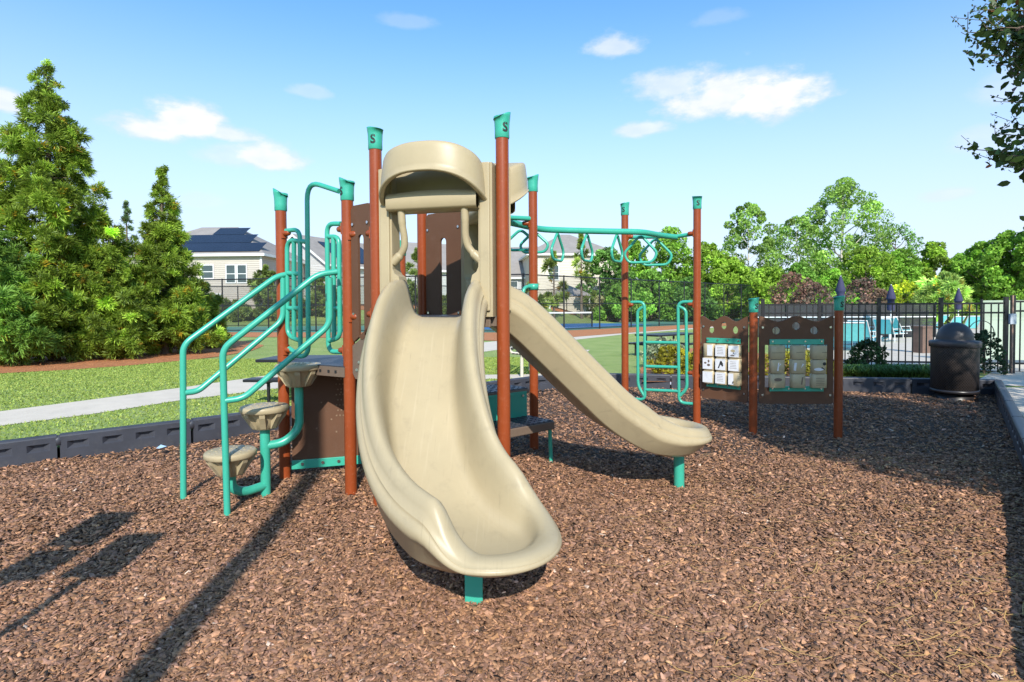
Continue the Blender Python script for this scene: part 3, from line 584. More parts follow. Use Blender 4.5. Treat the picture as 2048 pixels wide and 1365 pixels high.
# slide entrance panels with their hoods
def entrance(P, Q, out):
    u = (Q-P).normalized(); L = (Q-P).length; o3 = Vector((P.x, P.y, 0)); Z = Vector((0, 0, 1)); a, b = .055, L-.055; pw = .13
    mb = MB(); fr3 = (o3, u, Z)
    def lane(x0, x1, flip):       # one pillar with its flared foot
        s = 1 if not flip else -1; xi = x1 if not flip else x0; xo = x0 if not flip else x1
        ol = [(xo, 1.36), (xi+s*.05, 1.36), (xi+s*.055, 1.60), (xi+s*.045, 1.645), (xi+s*.015, 1.665), (xi, 1.70), (xi-s*.004, 2.10), (xi, 2.40), (xo, 2.40)]
        mb.prism([ol], (o3+out*.0, u, Z), .13)
        mb.box((o3.x+u.x*(xo+xi)/2+out.x*.075, o3.y+u.y*(xo+xi)/2+out.y*.075, 1.9), (abs(xi-xo)-.03, .02, 1.0), math.atan2(u.y, u.x), 0, .008)
    lane(a, a+.10, False); lane(b-.10, b, True)
    # cross beam, bowed
    n = 14; xs = np.linspace(a+.09, b-.09, n); vs = []
    for x in xs:
        bow = .035*math.sin(math.pi*(x-a)/(b-a)); c = o3+u*x
        for oy, z in ((.13, 2.085+.01), (.145, 2.11), (.145, 2.185), (.13, 2.20+bow*.6), (-.05, 2.205+bow), (-.05, 2.095)): vs.append(c+out*oy+Z*z)
    mb.add(vs, [(i*6+j, i*6+(j+1) % 6, (i+1)*6+(j+1) % 6, (i+1)*6+j) for i in range(n-1) for j in range(6)], 0, True)
    mb.prism([[(a+.09, 2.19), (b-.09, 2.19), (b-.09, 2.40), (a+.09, 2.40)]], (o3-out*.03, u, Z), .03)
    o = mb.build('slide_entrance', M['tan'], PS)
    # hood: half drum bulging outwards
    mb = MB(); n = 40; c0 = o3+u*(L/2); hw = (b-a)/2-.035; pr = .29
    prof = [(1.0, 0), (1.012, .014), (1.022, .035), (1.020, .055), (1.004, .066), (.992, .080), (.988, .25), (.975, .5), (.955, .75), (.94, .9), (.92, .965), (.88, 1.0), (.6, 1.04), (.3, 1.06), (0, 1.06)]
    inner = [(.93, 0), (.93, .3), (.90, .8), (.8, .93), (.4, .97), (0, .97)]
    allp = list(reversed(inner))+prof; k = len(allp); vs = []
    for i in range(n+1):
        th = math.pi*i/n; zb = 2.12+.19*math.sin(th)**1.1; zt = 2.385+.125*math.sin(th)**.8
        for sc, zz in allp:
            ex = math.copysign(abs(math.cos(th))**.85, math.cos(th)); ey = abs(math.sin(th))**.80
            p = c0-u*(hw*sc*ex)+out*(pr*sc*ey+.03)+Z*(zb+(zt-zb)*zz); vs.append(p)
    mb.add(vs, [(i*k+j, (i+1)*k+j, (i+1)*k+j+1, i*k+j+1) for i in range(n) for j in range(k-1)], 0, True)
    mb.build('entrance_hood', M['tan'], o)
    for s_, xx in ((1, a+.10), (-1, b-.10)):
        mb = MB(); pts = [o3+u*(xx+s_*x)+out*(.035+.06*min(1, max(0, (z-1.80)/.25)))+Z*z for x, z in ((.085, 2.10), (.085, 2.0), (.092, 1.92), (.085, 1.85), (.05, 1.80), (-.01, 1.745))]
        mb.tube(fil(pts, .05), [.027]*4+[.025]*(len(fil(pts, .05))-8)+[.032]*4, 12); mb.build('grip_handle', M['tan'], o)
entrance(C, A, n1); entrance(A, K, n2) if False else entrance(K, A, n2)

# stepping pods
def pod(mb, c, top, r=.178):
    n = 36; prof = [(0, 0), (r-.012, 0), (r-.003, -.006), (r, -.016), (r, -.038), (r-.008, -.046), (r-.018, -.048)]
    mb.lathe([(a, top+z) for a, z in prof], (c[0], c[1], 0), n)
    mb.lathe([(r-.03, top-.047), (.098, top-.11), (.090, top-.175), (.0, top-.175)], (c[0], c[1], 0), n)
    for j in range(8):                       # ribs
        a = 2*math.pi*j/8+.3; d = Vector((math.cos(a), math.sin(a), 0)); q = Vector((-d.y, d.x, 0))*.020; cc = Vector((c[0], c[1], 0))
        sec = [(r-.012, top-.047), (r-.02, top-.075), (r-.055, top-.125), (.096, top-.168), (.05, top-.168), (.05, top-.047)]; k = len(sec)
        mb.add([cc+d*x+q*s_+Vector((0, 0, z)) for s_ in (-1, 1) for x, z in sec], [list(range(k)), [k+i for i in range(k)][::-1]]+[(i, (i+1) % k, (i+1) % k+k, i+k) for i in range(k)])
    for i in range(3):
        for j in range(10):
            a = 2*math.pi*j/10+i*.3; rr_ = r*(.3+.24*i); mb.lathe([(.0, .003), (.008, .003), (.010, 0)], (c[0]+rr_*math.cos(a), c[1]+rr_*math.sin(a), top), 6)
pods = [(dp(461, 900, 4.13), .385), (dp(529, 815, 4.36), .675), (dp(597, 729, 4.47), .985)]
c1, c2, c3 = (Vector((p.x, p.y, 0)) for p, _ in pods)
Z3 = Vector((0, 0, 1))
mb = MB(); mb.tube([c2-Z3*.3, c2+Z3*.52], .037, 16)
mb.tube(fil([c2+Z3*.36, c2+(c3-c2)*.55+Z3*.37, c3+Z3*.47, c3+Z3*.82], .16, 9)[0:], .034, 16)
mb.tube(fil([c2+Z3*.055, c2+(c1-c2)*.62+Z3*.045, c1+Z3*.10, c1+Z3*.23], .13, 9), .034, 16)
pc = mb.build('pod_climber_pipe', M['teal'], PS)
for (p, h) in pods: mb = MB(); pod(mb, (p.x, p.y), h); mb.build('stepping_pod', M['tan'], pc)

# handrails, arch and side loops
def tubes(name, lists, P, Q, r, parent=PS, fr_=.07, m='teal', off=Vector((0, 0, 0))):
    mb = MB()
    for l in lists: mb.tube(fil([pl(x, y, P, Q)+off for x, y in l], fr_), r, 12)
    return mb.build(name, M[m], parent)
Lb = Vector((-2.49, 4.26, 0)); Rb = Vector((-1.985, 3.95, 0))
tubes('handrail', [[(367, 1010), (366, 690), (556, 551), (592, 548)], [(370, 786), (396, 783), (566, 640), (566, 556)]], Lb, I+Vector((.03, -.05, 0)), .0225)
tubes('handrail', [[(455, 1040), (445, 698), (636, 549), (674, 544)], [(450, 802), (487, 797), (660, 650), (659, 556)]], Rb, B+Vector((-.03, -.05, 0)), .0225)
tubes('entrance_arch', [[(678, 383), (614, 362), (617, 714), (584, 712)]], I, B, .0195, fr_=.16)
tubes('grab_loop', [[(572, 462), (600, 459), (601, 712), (578, 697)], [(613, 484), (574, 480), (575, 672), (600, 682)], [(588, 484), (588, 678)], [(575, 547), (600, 548)], [(575, 617), (600, 617)]], I, B, .0185, fr_=.09)
tubes('grab_loop', [[(682, 448), (654, 448), (657, 704), (684, 704)], [(655, 474), (678, 474), (680, 676), (658, 682)], [(667, 475), (668, 680)], [(654, 546), (680, 547)], [(656, 617), (680, 617)]], I, B, .0185, fr_=.09)

# steps at the back right
u_ = Vector((.77, .64, 0)).normalized(); v_ = Vector((-u_.y, u_.x, 0)); n0 = Vector((-.07, 4.84, 0))
def tread(name, o, wid, dep, z, th):
    c = o+u_*(wid/2)+v_*(dep/2); rz = math.atan2(u_.y, u_.x); mb = MB(); mb.box((c.x, c.y, z-th/2), (wid, dep, th), rz, 0, .008); mb.box((c.x, c.y, z+.003), (wid-.02, dep-.02, .008), rz, 1)
    for i in range(9):
        for j in range(6): q = o+u_*(wid*(i+.6)/9.2)+v_*(dep*(j+.6)/6.2); mb.box((q.x, q.y, z+.009), (.034, .012, .006), rz+(.8 if (i+j) % 2 else -.8), 2)
    return mb.build(name, [M['brownmetal'], M['deck'], M['borderpl']], PS)
st = tread('step', n0, .60, .36, .365, .075); tread('step', n0+v_*.345-u_*.05, .64, .42, .635, .05)
mb = MB(); c = n0+u_*.28+v_*.35; mb.box((c.x, c.y, .49), (.56, .016, .25), math.atan2(u_.y, u_.x), 0, .006); rs = mb.build('step_riser', M['teal'], PS)
for t in (.06, .50): q = n0+u_*t+v_*.338; mb = MB(); mb.tube([(q.x, q.y, .575), (q.x-v_.x*.01, q.y-v_.y*.01, .575)], .012, 8); mb.build('riser_bolt', M['bolt'], rs)
mb = MB(); q = n0+u_*.575+v_*.04; mb.tube([(q.x, q.y, .30), (q.x+.015, q.y, -.2)], .018, 10); mb.build('step_leg', M['teal'], st)
mb = MB(); mb.tube(fil([Gp+Z3*1.63, Gp+Vector((-.10, -.10, 1.63)), Gp+Vector((-.12, -.12, 1.40))], .07), .018, 10); mb.lathe([(PR+.002, -.03), (PR+.008, -.03), (PR+.008, .03), (PR+.002, .03)], (Gp.x, Gp.y, 1.63), 20); mb.build('grab_loop', M['teal'], PS)
q = dp(955, 660, 4.9); mb = MB(); mb.tube(fil([q+Vector((.0, 0, .12)), q+Vector((.02, 0, -.10)), q+Vector((-.14, 0, -.14)), q+Vector((-.2, 0, -.06))], .08), .02, 10); mb.build('grab_loop', M['teal'], PS)

# overhead rail with hanging rungs
HB = 2.275
beam = [hz(1015, 447, HB), hz(1045, 451, HB), hz(1080, 459, HB), hz(1120, 461, HB), hz(1200, 463, HB), hz(1285, 464.5, HB), hz(1320, 471, HB), hz(1352, 475, HB)]
beam[0] = beam[1]+(beam[1]-beam[2])*1.1
mb = MB(); mb.tube(fil(beam, .12, 4), .034, 16)
cl = K+Vector((.03, .03, HB+.03)); mb.tube([Gp+Z3*(HB+.04), beam[0]+Z3*.03, Vector((cl.x, cl.y, HB+.03))], .024, 12)
mb.tube([J+Z3*(HB+.03), beam[-1]+Z3*.01, D+Z3*(HB+.02)], .024, 12)
oh = mb.build('overhead_rail', M['teal'], PS)
RUNGS = [(1041, 455, 62, 36, 500, 1.0), (1068, 459, 60, 44, 505, 1.0), (1115, 461, 30, 14, 521, .35), (1174, 463, 31, 14, 522, .35), (1234, 464, 33, 16, 523, .4), (1281, 467, 66, 40, 525, 1.0), (1311, 473, 66, 40, 530, 1.0)]
for (x, y, w, lo, yb, k) in RUNGS:
    c = hz(x, y, HB); s_ = c.y/F; hh = (yb-y)*s_; th = math.acos(min(1, w*s_/.40)); d = Vector((math.cos(th), math.sin(th)*.9, 0)); hw = .20
    if k == 1.0: d = Vector((1, -.25, 0)).normalized(); hw = w*s_/2
    mb = MB(); top = c-Z3*.02
    pts = [top, c+d*hw-Z3*hh*.68, c+d*hw*.72-Z3*hh, c-d*hw*.72-Z3*hh, c-d*hw-Z3*hh*.68]
    mb.tube(fil(pts, .055, 5, True), .0155, 10, closed=True); mb.build('hanging_rung', M['teal'], oh)
# ladder between the far posts
tubes('ladder', [[(1262, 605), (1289, 604), (1290, 800), (1268, 798)], [(1286, 614), (1275, 622), (1276, 772), (1288, 792)], [(1386, 604), (1356, 604), (1358, 806), (1386, 808)], [(1357, 613), (1372, 620), (1374, 778), (1360, 792)], [(1290, 685), (1357, 686)], [(1290, 733), (1358, 735)], [(1290, 780), (1358, 783)]], J, D, .019, fr_=.09)

# tile panels
def tile_panel(P, Q, z0, z1, window, tilemat, kind, marks):
    L = (Q-P).length; a, b = .06, L-.06; u = (Q-P).normalized(); n = Vector((u.y, -u.x, 0)); n = n if n.y < 0 else -n
    top = [(b+(a-b)*t, z1-.035+.03*math.cos(2*math.pi*2*t*.98+.2)) for t in np.linspace(0, 1, 30)]
    loops = [[(a, z0+.02), (a+.02, z0), (b-.02, z0), (b, z0+.02)]+top]
    cx = (a+b)/2; sc = (b-a)/.82
    for hx, hz_ in ((-.22, z1-.165), (.0, z1-.115), (.20, z1-.165)):
        loops.append([(cx+hx*sc+.043*math.cos(t)*min(1, sc*1.1), hz_+.043*math.sin(t)) for t in np.linspace(0, 2*math.pi, 18, False)][::-1])
    ww = .325*sc; zt, zb = z1-.325, z0+.185
    if window: loops.append([(cx-ww-.02, zb), (cx+ww+.02, zb), (cx+ww+.02, zt), (cx-ww-.02, zt)][::-1])
    mb = MB(); mb.prism(loops, vframe(P, Q), .02); o = mb.build('tile_panel', M['brown'], PS)
    rz = math.atan2(u.y, u.x); mb = MB()
    for z in (zt+.035, zb-.015): c = P+u*cx+n*.02; mb = MB(); mb.box((c.x, c.y, z), (2*ww*.92, .012, .058), rz, 0, .003); mb.build('panel_strap', M['teal'], o)
    for z in (zt+.04, zb-.012):
        for t in (-.9, -.3, .3, .9): c = P+u*(cx+ww*.92*t)+n*.027; mb = MB(); mb.tube([(c.x, c.y, z), (c.x+n.x*.008, c.y+n.y*.008, z)], .010, 8); mb.build('panel_bolt', M['bolt'], o)
    for x in (a+.035, b-.035):
        for z in (z0+.1, z1-.13): c = P+u*x+n*.011; mb = MB(); mb.tube([(c.x, c.y, z), (c.x+n.x*.008, c.y+n.y*.008, z)], .013, 8); mb.build('panel_bolt', M['bolt'], o)
    th = (zt-zb)/3
    for r_ in range(3):
        for c_ in range(3):
            zc = zb+th*(2.5-r_); x = cx+(c_-1)*ww*.70; c = P+u*x+n*.045; w = ww*.62 if not window else ww*(.50 if (r_+c_) % 2 else .55); h = th*.96; dpth = .045; mb = MB(); k = 18; ring = []
            wob = .06*((r_*3+c_*5) % 4-1.5)
            for i in range(k):                         # squashed upright cylinder
                t = 2*math.pi*i/k+wob; ring.append(c+u*(math.copysign(abs(math.cos(t))**.55, math.cos(t))*w/2)+n*(math.copysign(abs(math.sin(t))**.8, math.sin(t))*dpth))
            lv = [(-.5, .93), (-.47, 1), (.47, 1), (.5, .93)]
            vs = [c+(p-c)*s_+Z3*(zc+h*q) for q, s_ in lv for p in ring]
            mb.add(vs, [(i*k+j, i*k+(j+1) % k, (i+1)*k+(j+1) % k, (i+1)*k+j) for i in range(3) for j in range(k)], 0, True); mb.add(vs[:k], [list(range(k))]); mb.add(vs[-k:], [list(range(k))])
            fo_ = c+n*(dpth+.0012)
            if not window:                             # pale sticker on the face
                stripx = .26 if (r_, c_) in ((0, 0),) else 0; lo, hi = -.49, .49
                if (r_, c_) == (0, 0): lo = -.05
                if (r_, c_) == (2, 2): lo, hi = -.49, .0
                q = [fo_+u*(w*lo*.9)+Z3*(zc-h*.42), fo_+u*(w*hi*.9)+Z3*(zc-h*.42), fo_+u*(w*hi*.9)+Z3*(zc+h*.42), fo_+u*(w*lo*.9)+Z3*(zc+h*.42)]
                mb.add([p-n*.0006 for p in q], [(0, 1, 2, 3)], 1)
                for ln in range(5):
                    if (r_, c_) not in ((1, 1), (1, 0)) and (r_*3+c_) % 2 == 1: zz = zc+h*(.26-.12*ln); mb.add([fo_+u*(w*.28*s1)+Z3*(zz+s2*.0016)+n*.0003 for s1, s2 in ((-1, -1), (.7+.06*ln, -1), (.7+.06*ln, 1), (-1, 1))], [(0, 1, 2, 3)], 3)
            for (pts, mi) in marks.get((r_, c_), []): mb.add([fo_+u*(w*x_)+Z3*(zc+h*y_)+n*.0006 for x_, y_ in pts], [list(range(len(pts)))], mi)
            mb.build('turning_tile', [M['tile'], M['tilewhite'], M['blackmark'], M['brownmetal']], o)
bird = [(-.22, -.30), (-.15, -.12), (-.08, .02), (-.02, .22), (.06, .30), (.14, .24), (.24, .08), (.26, -.08), (.18, -.16), (.08, -.04), (.0, -.02), (-.10, -.28)]
drop = [(-.12, -.30), (-.02, -.12), (.02, -.22), (-.04, -.34)]
blob = lambda cx, cy, r, s_=1: [(cx+r*math.cos(t), cy+r*s_*math.sin(t)) for t in np.linspace(0, 2*math.pi, 12, False)]
tile_panel(D, E, .335, 1.315, False, 'tilewhite', 'a', {(1, 1): [(bird, 2)], (2, 2): [(drop, 2)], (0, 2): [(blob(-.05, .05, .2, .5), 0), (blob(0, -.12, .05), 2), (blob(-.1, -.3, .18, .25), 3)], (1, 0): [(blob(-.2, .05, .12, .6), 3), (blob(.1, -.1, .14, .7), 3), (blob(.1, .2, .08, 1.4), 3)]})
tile_panel(E, Fp, .335, 1.315, True, 'tile', 'b', {(0, 0): [([(-.4, -.03), (.4, -.02), (.4, .0), (-.4, -.01)], 2)], (0, 1): [([(-.2, 0), (.3, .0), (.3, .02), (-.2, .02)], 2)], (0, 2): [([(.1, 0), (.4, .0), (.4, .03), (.1, .02)], 2)], (1, 2): [(blob(-.1, -.18, .32, .35), 1), ([(.05, -.1), (.3, -.2), (.32, -.16), (.12, -.02)], 2), (blob(.28, .22, .12, 1), 2)],
   (1, 0): [([(-.1, -.3), (.0, -.3), (.05, .3), (-.02, .3)], 1), ([(.02, 0), (.18, .2), (.12, .24)], 1)], (1, 1): [([(-.35, -.25), (-.2, -.3), (-.15, .3), (-.3, .3)], 1), ([(.1, -.1), (.3, .2), (.2, .24)], 1)], (2, 0): [(blob(-.02, .1, .25, .5), 3)], (2, 1): [([(.12, -.25), (.2, -.25), (.28, .3), (.18, .28)], 3)], (2, 2): [([(-.25, z), (.28, z+.02), (.28, z+.05), (-.25, z+.03)], 3) for z in (-.3, -.18, -.06, .06, .18)]})

# ------------------------------------------------------------------ foliage builders
def dirs(n):
    v = RNG.normal(0, 1, (n, 3)); return v/np.linalg.norm(v, axis=1)[:, None]
def leaves(cent, size, asp=.55, droop=.2, face=None):     # one diamond leaf of four corners at every centre
    n = len(cent); a = dirs(n); a[:, 2] -= droop; a /= np.linalg.norm(a, axis=1)[:, None]; b = np.cross(a, dirs(n)); b /= np.linalg.norm(b, axis=1)[:, None]+1e-9
    s = size*(.6+.8*RNG.random(n))[:, None]; c = np.cross(a, b)
    P = np.stack([cent-a*s*.5, cent+b*s*asp*.5+c*s*.08-a*s*.05, cent+a*s*.5, cent-b*s*asp*.5+c*s*.08-a*s*.05], 1).reshape(-1, 3)
    return P, np.arange(len(P)).reshape(-1, 4)
def leaves6(cent, size, asp=.5, droop=.2):
    n = len(cent); a = dirs(n); a[:, 2] -= droop; a /= np.linalg.norm(a, axis=1)[:, None]; b = np.cross(a, dirs(n)); b /= np.linalg.norm(b, axis=1)[:, None]+1e-9
    s = size*(.65+.7*RNG.random(n))[:, None]; c = np.cross(a, b)*s*.10; w = s*asp*.5
    P = np.stack([cent-a*s*.5, cent-a*s*.22+b*w*.85+c, cent+a*s*.15+b*w*.9+c, cent+a*s*.5, cent+a*s*.15-b*w*.9+c, cent-a*s*.22-b*w*.85+c], 1).reshape(-1, 3)
    return P, np.arange(len(P)).reshape(-1, 6)
def crown_tree(name, label, cat, base, h, r, col, n=3200, size=.2, trunk=.12, shape='round', group=None, bark='bark', clear=.3, nclump=26, gap=.0, colvar=.25, tint=None):
    o = thing(name, label, cat, tuple(base), 0, group); zc0 = h*clear; cl = []; nclump = int(nclump*1.8)
    for i in range(nclump):
        t = (i+.5)/nclump; z = zc0+(h-zc0)*t
        prof = {'round': math.sin(math.pi*min(1, .12+.86*t))**.7, 'cone': (1-t)**.8+.08, 'oval': math.sin(math.pi*min(.97, .18+.78*t))**.9, 'bush': math.sqrt(max(.03, 1-t*t))}[shape]
        a = i*2.4+random.random(); rr = r*prof*(.35+.65*math.sqrt(random.random()))
        cl.append((rr*math.cos(a), rr*math.sin(a), z, r*(.17+.15*random.random())*(.6+.4*prof)))
    cl = np.array(cl); pick = RNG.integers(0, len(cl), n); d = dirs(n); rad_ = cl[pick, 3]*(.55+.5*RNG.random(n)**.7)
    cent = cl[pick, :3]+d*rad_[:, None]*np.array([1, 1, .8]); cent[:, 2] = np.maximum(cent[:, 2], .03)
    P, Fc = leaves(cent, size); cv = np.exp(RNG.normal(0, colvar, len(cl)))[pick]*np.exp(RNG.normal(0, .22, n)); c = cv[:, None]*np.ones(3)
    if tint is not None: mix = (RNG.random(n) < tint[3])[:, None]; c = np.where(mix, c*np.array(tint[:3]), c)
    f = np_obj('crown', P, Fc, leafmat(name+'_leaf', col), np.repeat(c, 4, 0), o)
    mb = MB(); mb.tube([(0, 0, -.1), (.02*h*random.uniform(-1, 1), 0, h*.4), (0, 0, h*.86)], [trunk, trunk*.7, trunk*.15], 9)
    for i in range(0, len(cl), 2):
        q = cl[i]; z0 = max(.05, q[2]-.35*math.hypot(q[0], q[1])-.1*h); mb.tube([(0, 0, z0), (q[0]*.5, q[1]*.5, (z0+q[2])/2-.02*h), tuple(q[:3])], [trunk*.4, trunk*.25, trunk*.06], 5, caps=False)
    t_ = mb.build('trunk', M[bark]); t_.parent = o
    return o
def conifer(name, label, base, h, r, col, ntuft=1500, nb=22, blade=.22, group=None, lean=0, power=.75, low=.03, width=.012, tipcol=(1.75, 1.5, .9)):
    o = thing(name, label, 'tree', tuple(base), 0, group)
    # boughs in whorls, each ending in round clumps of needles that radiate from the twig
    nbough = int(34+h*21); bo = []
    for i in range(nbough):
        t = low+(1-low)*(i/nbough)**1.0; z = h*t; L = r*((1-t)**power+.02)*(.62+.55*random.random()); a = i*2.399+random.uniform(-.5, .5); bo.append((z, L, a))
    wts = np.array([max(.04, b[1])**1.5*(1.5 if b[0] < .12*h else 1) for b in bo]); wts /= wts.sum(); nc = ntuft//13; pick = RNG.choice(nbough, nc, p=wts); B_ = np.array(bo)
    z, L, a = B_[pick, 0], B_[pick, 1], B_[pick, 2]; s = RNG.random(nc)**.38; spread = RNG.normal(0, .20, nc)*L*s
    rise = .20*L*s*s+RNG.normal(0, .05, nc)*(.4+L); ca_, sa_ = np.cos(a), np.sin(a)
    cl = np.stack([ca_*L*s-sa_*spread, sa_*L*s+ca_*spread, z+rise], -1); cl[:, 2] = np.maximum(cl[:, 2], .12)
    cl = np.concatenate([cl, np.stack([RNG.normal(0, .03, 8), RNG.normal(0, .03, 8), h*np.linspace(.86, .99, 8)], -1)]); nc = len(cl)
    cr = (.078*r+.085)*(.7+.6*RNG.random(nc))*np.clip((h-cl[:, 2])/(.25*h)+.25, .3, 1)
    pk = RNG.integers(0, nc, ntuft); ax = dirs(ntuft); ax[:, 2] = ax[:, 2]*.8+.30; outw = cl[pk]*np.array([1, 1, 0]); outw /= np.linalg.norm(outw, axis=1)[:, None]+.05; ax += .55*outw; ax /= np.linalg.norm(ax, axis=1)[:, None]
    cent = cl[pk]+ax*cr[pk][:, None]*(.25+.45*RNG.random(ntuft))[:, None]
    d = ax[:, None, :]+RNG.normal(0, .42, (ntuft, nb, 3)); d /= np.linalg.norm(d, axis=2)[..., None]
    Ln = blade*(.5+.6*RNG.random((ntuft, nb, 1)))*np.clip(cr[pk]/(.085*r+.09), .5, 1.2)[:, None, None]; st = cent[:, None, :]+RNG.normal(0, .03, (ntuft, nb, 3))
    side = np.cross(d, dirs(ntuft*nb).reshape(ntuft, nb, 3)); side /= np.linalg.norm(side, axis=2)[..., None]+1e-9
    w = width*(.8+.5*RNG.random((ntuft, nb, 1))); midp = st+d*Ln*.55; tip = st+d*Ln+np.array([0, 0, -.01])
    P = np.stack([st, midp+side*w, tip, midp-side*w], 2).reshape(-1, 3); Fc = np.arange(len(P)).reshape(-1, 4)
    cvc = np.exp(RNG.normal(0, .36, nc)); cv = cvc[pk][:, None]*np.exp(RNG.normal(0, .15, (ntuft, nb))); c = cv[..., None, None]*np.ones((1, 1, 4, 3)); c[:, :, 2, :] *= np.array(tipcol)
    dead = RNG.random(ntuft) < .025; c[dead] *= np.array([1.7, .8, .6])
    np_obj('crown', P, Fc, leafmat(name+'_needle', col, .3, .5), c.reshape(-1, 3), o)
    mb = MB(); mb.tube([(0, 0, -.1), (0, 0, h*.5), (0, 0, h*.97)], [.05+h*.012, .03+h*.007, .008], 10)
    for (z_, L_, a_) in bo[::2]: mb.tube([(0, 0, z_), (math.cos(a_)*L_*.6, math.sin(a_)*L_*.6, z_+.05*L_), (math.cos(a_)*L_*.95, math.sin(a_)*L_*.95, z_+.16*L_)], [.012+h*.0015, .009, .003], 5, caps=False)
    t_ = mb.build('trunk', M['bark']); t_.parent = o
    return o
def gpt(px, py, z=G): return hz(px, py, z)
CF = (.175, .27, .04); cg = 'cryptomeria conifers in the pine straw bed'
b_ = gpt(108, 722); conifer('conifer_tree', 'tallest bushy conifer, its narrow top against the sky at left', b_, (621-128)*b_.y/F+1.32, 1.8, CF, 10500, 22, .185, cg, width=.0105)
b_ = gpt(330, 709); conifer('conifer_tree', 'conifer with a thin spiky leader, in front of the beige house', b_, (620-335)*b_.y/F+1.32, 1.5, CF, 6600, 22, .18, cg, power=1.15, width=.0105)
b_ = gpt(-35, 732); conifer('conifer_tree', 'broad conifer cut by the left edge of the photo', b_, (622-440)*b_.y/F+1.32, 1.75, (.13, .25, .05), 5600, 22, .18, cg, width=.0105, power=.55)
b_ = gpt(395, 696); conifer('conifer_tree', 'low bushy young conifer at the right end of the straw bed', b_, (620-555)*b_.y/F+1.25, .95, (.18, .28, .05), 2600, 22, .17, cg, width=.010, power=.5)
b_ = gpt(212, 718); conifer('conifer_tree', 'middling conifer filling the gap between the two tall ones', b_, (620-420)*b_.y/F+1.2, 1.3, CF, 4600, 22, .18, cg, width=.0105, power=.6)
b_ = gpt(258, 672); conifer('conifer_tree', 'dark blue green conifer with bare spire behind the others', b_, (620-402)*b_.y/F+1.32, 1.1, (.09, .16, .08), 800, 18, .22, cg, power=1.1, width=.013)

# ------------------------------------------------------------------ courts
cg1 = [(456-1024, 663), (1, 1)]
def gp2(px, py): p = hz(px, py, G); return (p.x, p.y)
fl = [Vector((-34, 35.5, 0)), Vector((-17.2, 33.6, 0)), Vector((.6, 30.2, 0))]; frr = [Vector((.6, 30.2, 0)), Vector((12.5, 41.0, 0)), Vector((30, 57, 0))]
sheet('court_apron', [[(-40, 36.2), (.6, 29.9), (34, 60.5), (20, 62), (2, 56), (-6, 44), (-40, 41.5)]], G+.010, M['courtgreen'])
sheet('court_playing_surface', [[(-3.5, 35.0), (1.2, 33.4), (10.5, 42), (2, 52), (-4, 43)]], G+.016, M['courtblue'])
for ln in ([(1.0, 34.2), (9.6, 42.0), (9.5, 42.1), (.85, 34.3)],): sheet('court_line', [ln], G+.021, M['white'])
sheet('ground_pine_straw_by_court', [[(-48, 31), (-17.4, 28), (-3, 24.3), (.1, 21.8), (4.2, 26.8), (13.6, 37.5), (36, 58.5), (35, 61), (.6, 29.7), (-40, 36.0)]], G+.014, M['straw'])
nxb, nyb = 60, 14; bx, by = np.meshgrid(np.linspace(-75, 9, nxb), np.linspace(45, 62, nyb)); tt = np.clip((by-45)/12, 0, 1); bz = G+.004+1.75*(tt*tt*(3-2*tt))*np.clip((9-bx)/6, 0, 1)
Vb = np.stack([bx, by, bz], -1).reshape(-1, 3); ib_ = (np.arange(nyb-1)[:, None]*nxb+np.arange(nxb-1)[None]).ravel()
tag(np_obj('ground_bank', Vb, np.stack([ib_, ib_+1, ib_+1+nxb, ib_+nxb], -1), M['lawn'], smooth=True), kind='structure')
def bankz(x, y): t_ = min(1, max(0, (y-45)/12)); return G+.004+1.75*(t_*t_*(3-2*t_))*min(1, max(0, (9-x)/6))
mb = MB()
for k in range(40):
    xa, xb = -74+2*k, -72+2*k; ya, yb = 52+.5*math.sin(k*.7), 55.5; q_ = [(xa, ya), (xb, 52+.5*math.sin(k*.7+.7)), (xb, 54), (xa, 54)]; mb.add([(x, y, bankz(x, y)+.03) for x, y in q_]+[(xb, 56, bankz(xb, 56)+.03), (xa, 56, bankz(xa, 56)+.03)], [(0, 1, 2, 3), (3, 2, 4, 5)])
tag(mb.build('ground_pine_straw_on_bank', M['straw']), kind='structure')
def chainfence(name, pts, label, h=3.1, step=3.0):
    o = thing(name, label, 'fence', (pts[0].x, pts[0].y, G))
    for a, b in zip(pts, pts[1:]):
        L = (b-a).length; n = max(1, round(L/step))
        mb = MB(); mb.add([a+Z3*G, b+Z3*G, b+Z3*(G+h), a+Z3*(G+h)], [(0, 1, 2, 3)]); mb.build('chain_link_mesh', M['chain'], o)
        mb = MB(); mb.tube([a+Z3*(G+h), b+Z3*(G+h)], .035, 8); mb.tube([a+Z3*(G+h*.5), b+Z3*(G+h*.5)], .022, 6); mb.tube([a+Z3*(G+.08), b+Z3*(G+.08)], .02, 6); mb.build('fence_rail', M['black'], o)
        for i in range(n+1):
            if i == n and b is not pts[-1]: continue
            p = a+(b-a)*i/n; mb = MB(); mb.tube([p+Z3*(G-.1), p+Z3*(G+h+.05)], .042, 8); mb.build('fence_post', M['black'], o)
    return o
chainfence('chain_link_fence', [Vector((-40, 36.6, 0))]+fl[1:], 'black chain link fence round the courts, near side left of the slide')
chainfence('chain_link_fence', frr, 'black chain link fence round the courts, running away to the right of the slide')
chainfence('chain_link_fence', [Vector((-44, 42.5, 0)), Vector((-6, 44.6, 0)), Vector((2, 56.5, 0)), Vector((20, 62.5, 0))], 'black chain link fence along the far side of the courts', 3.1, 4)
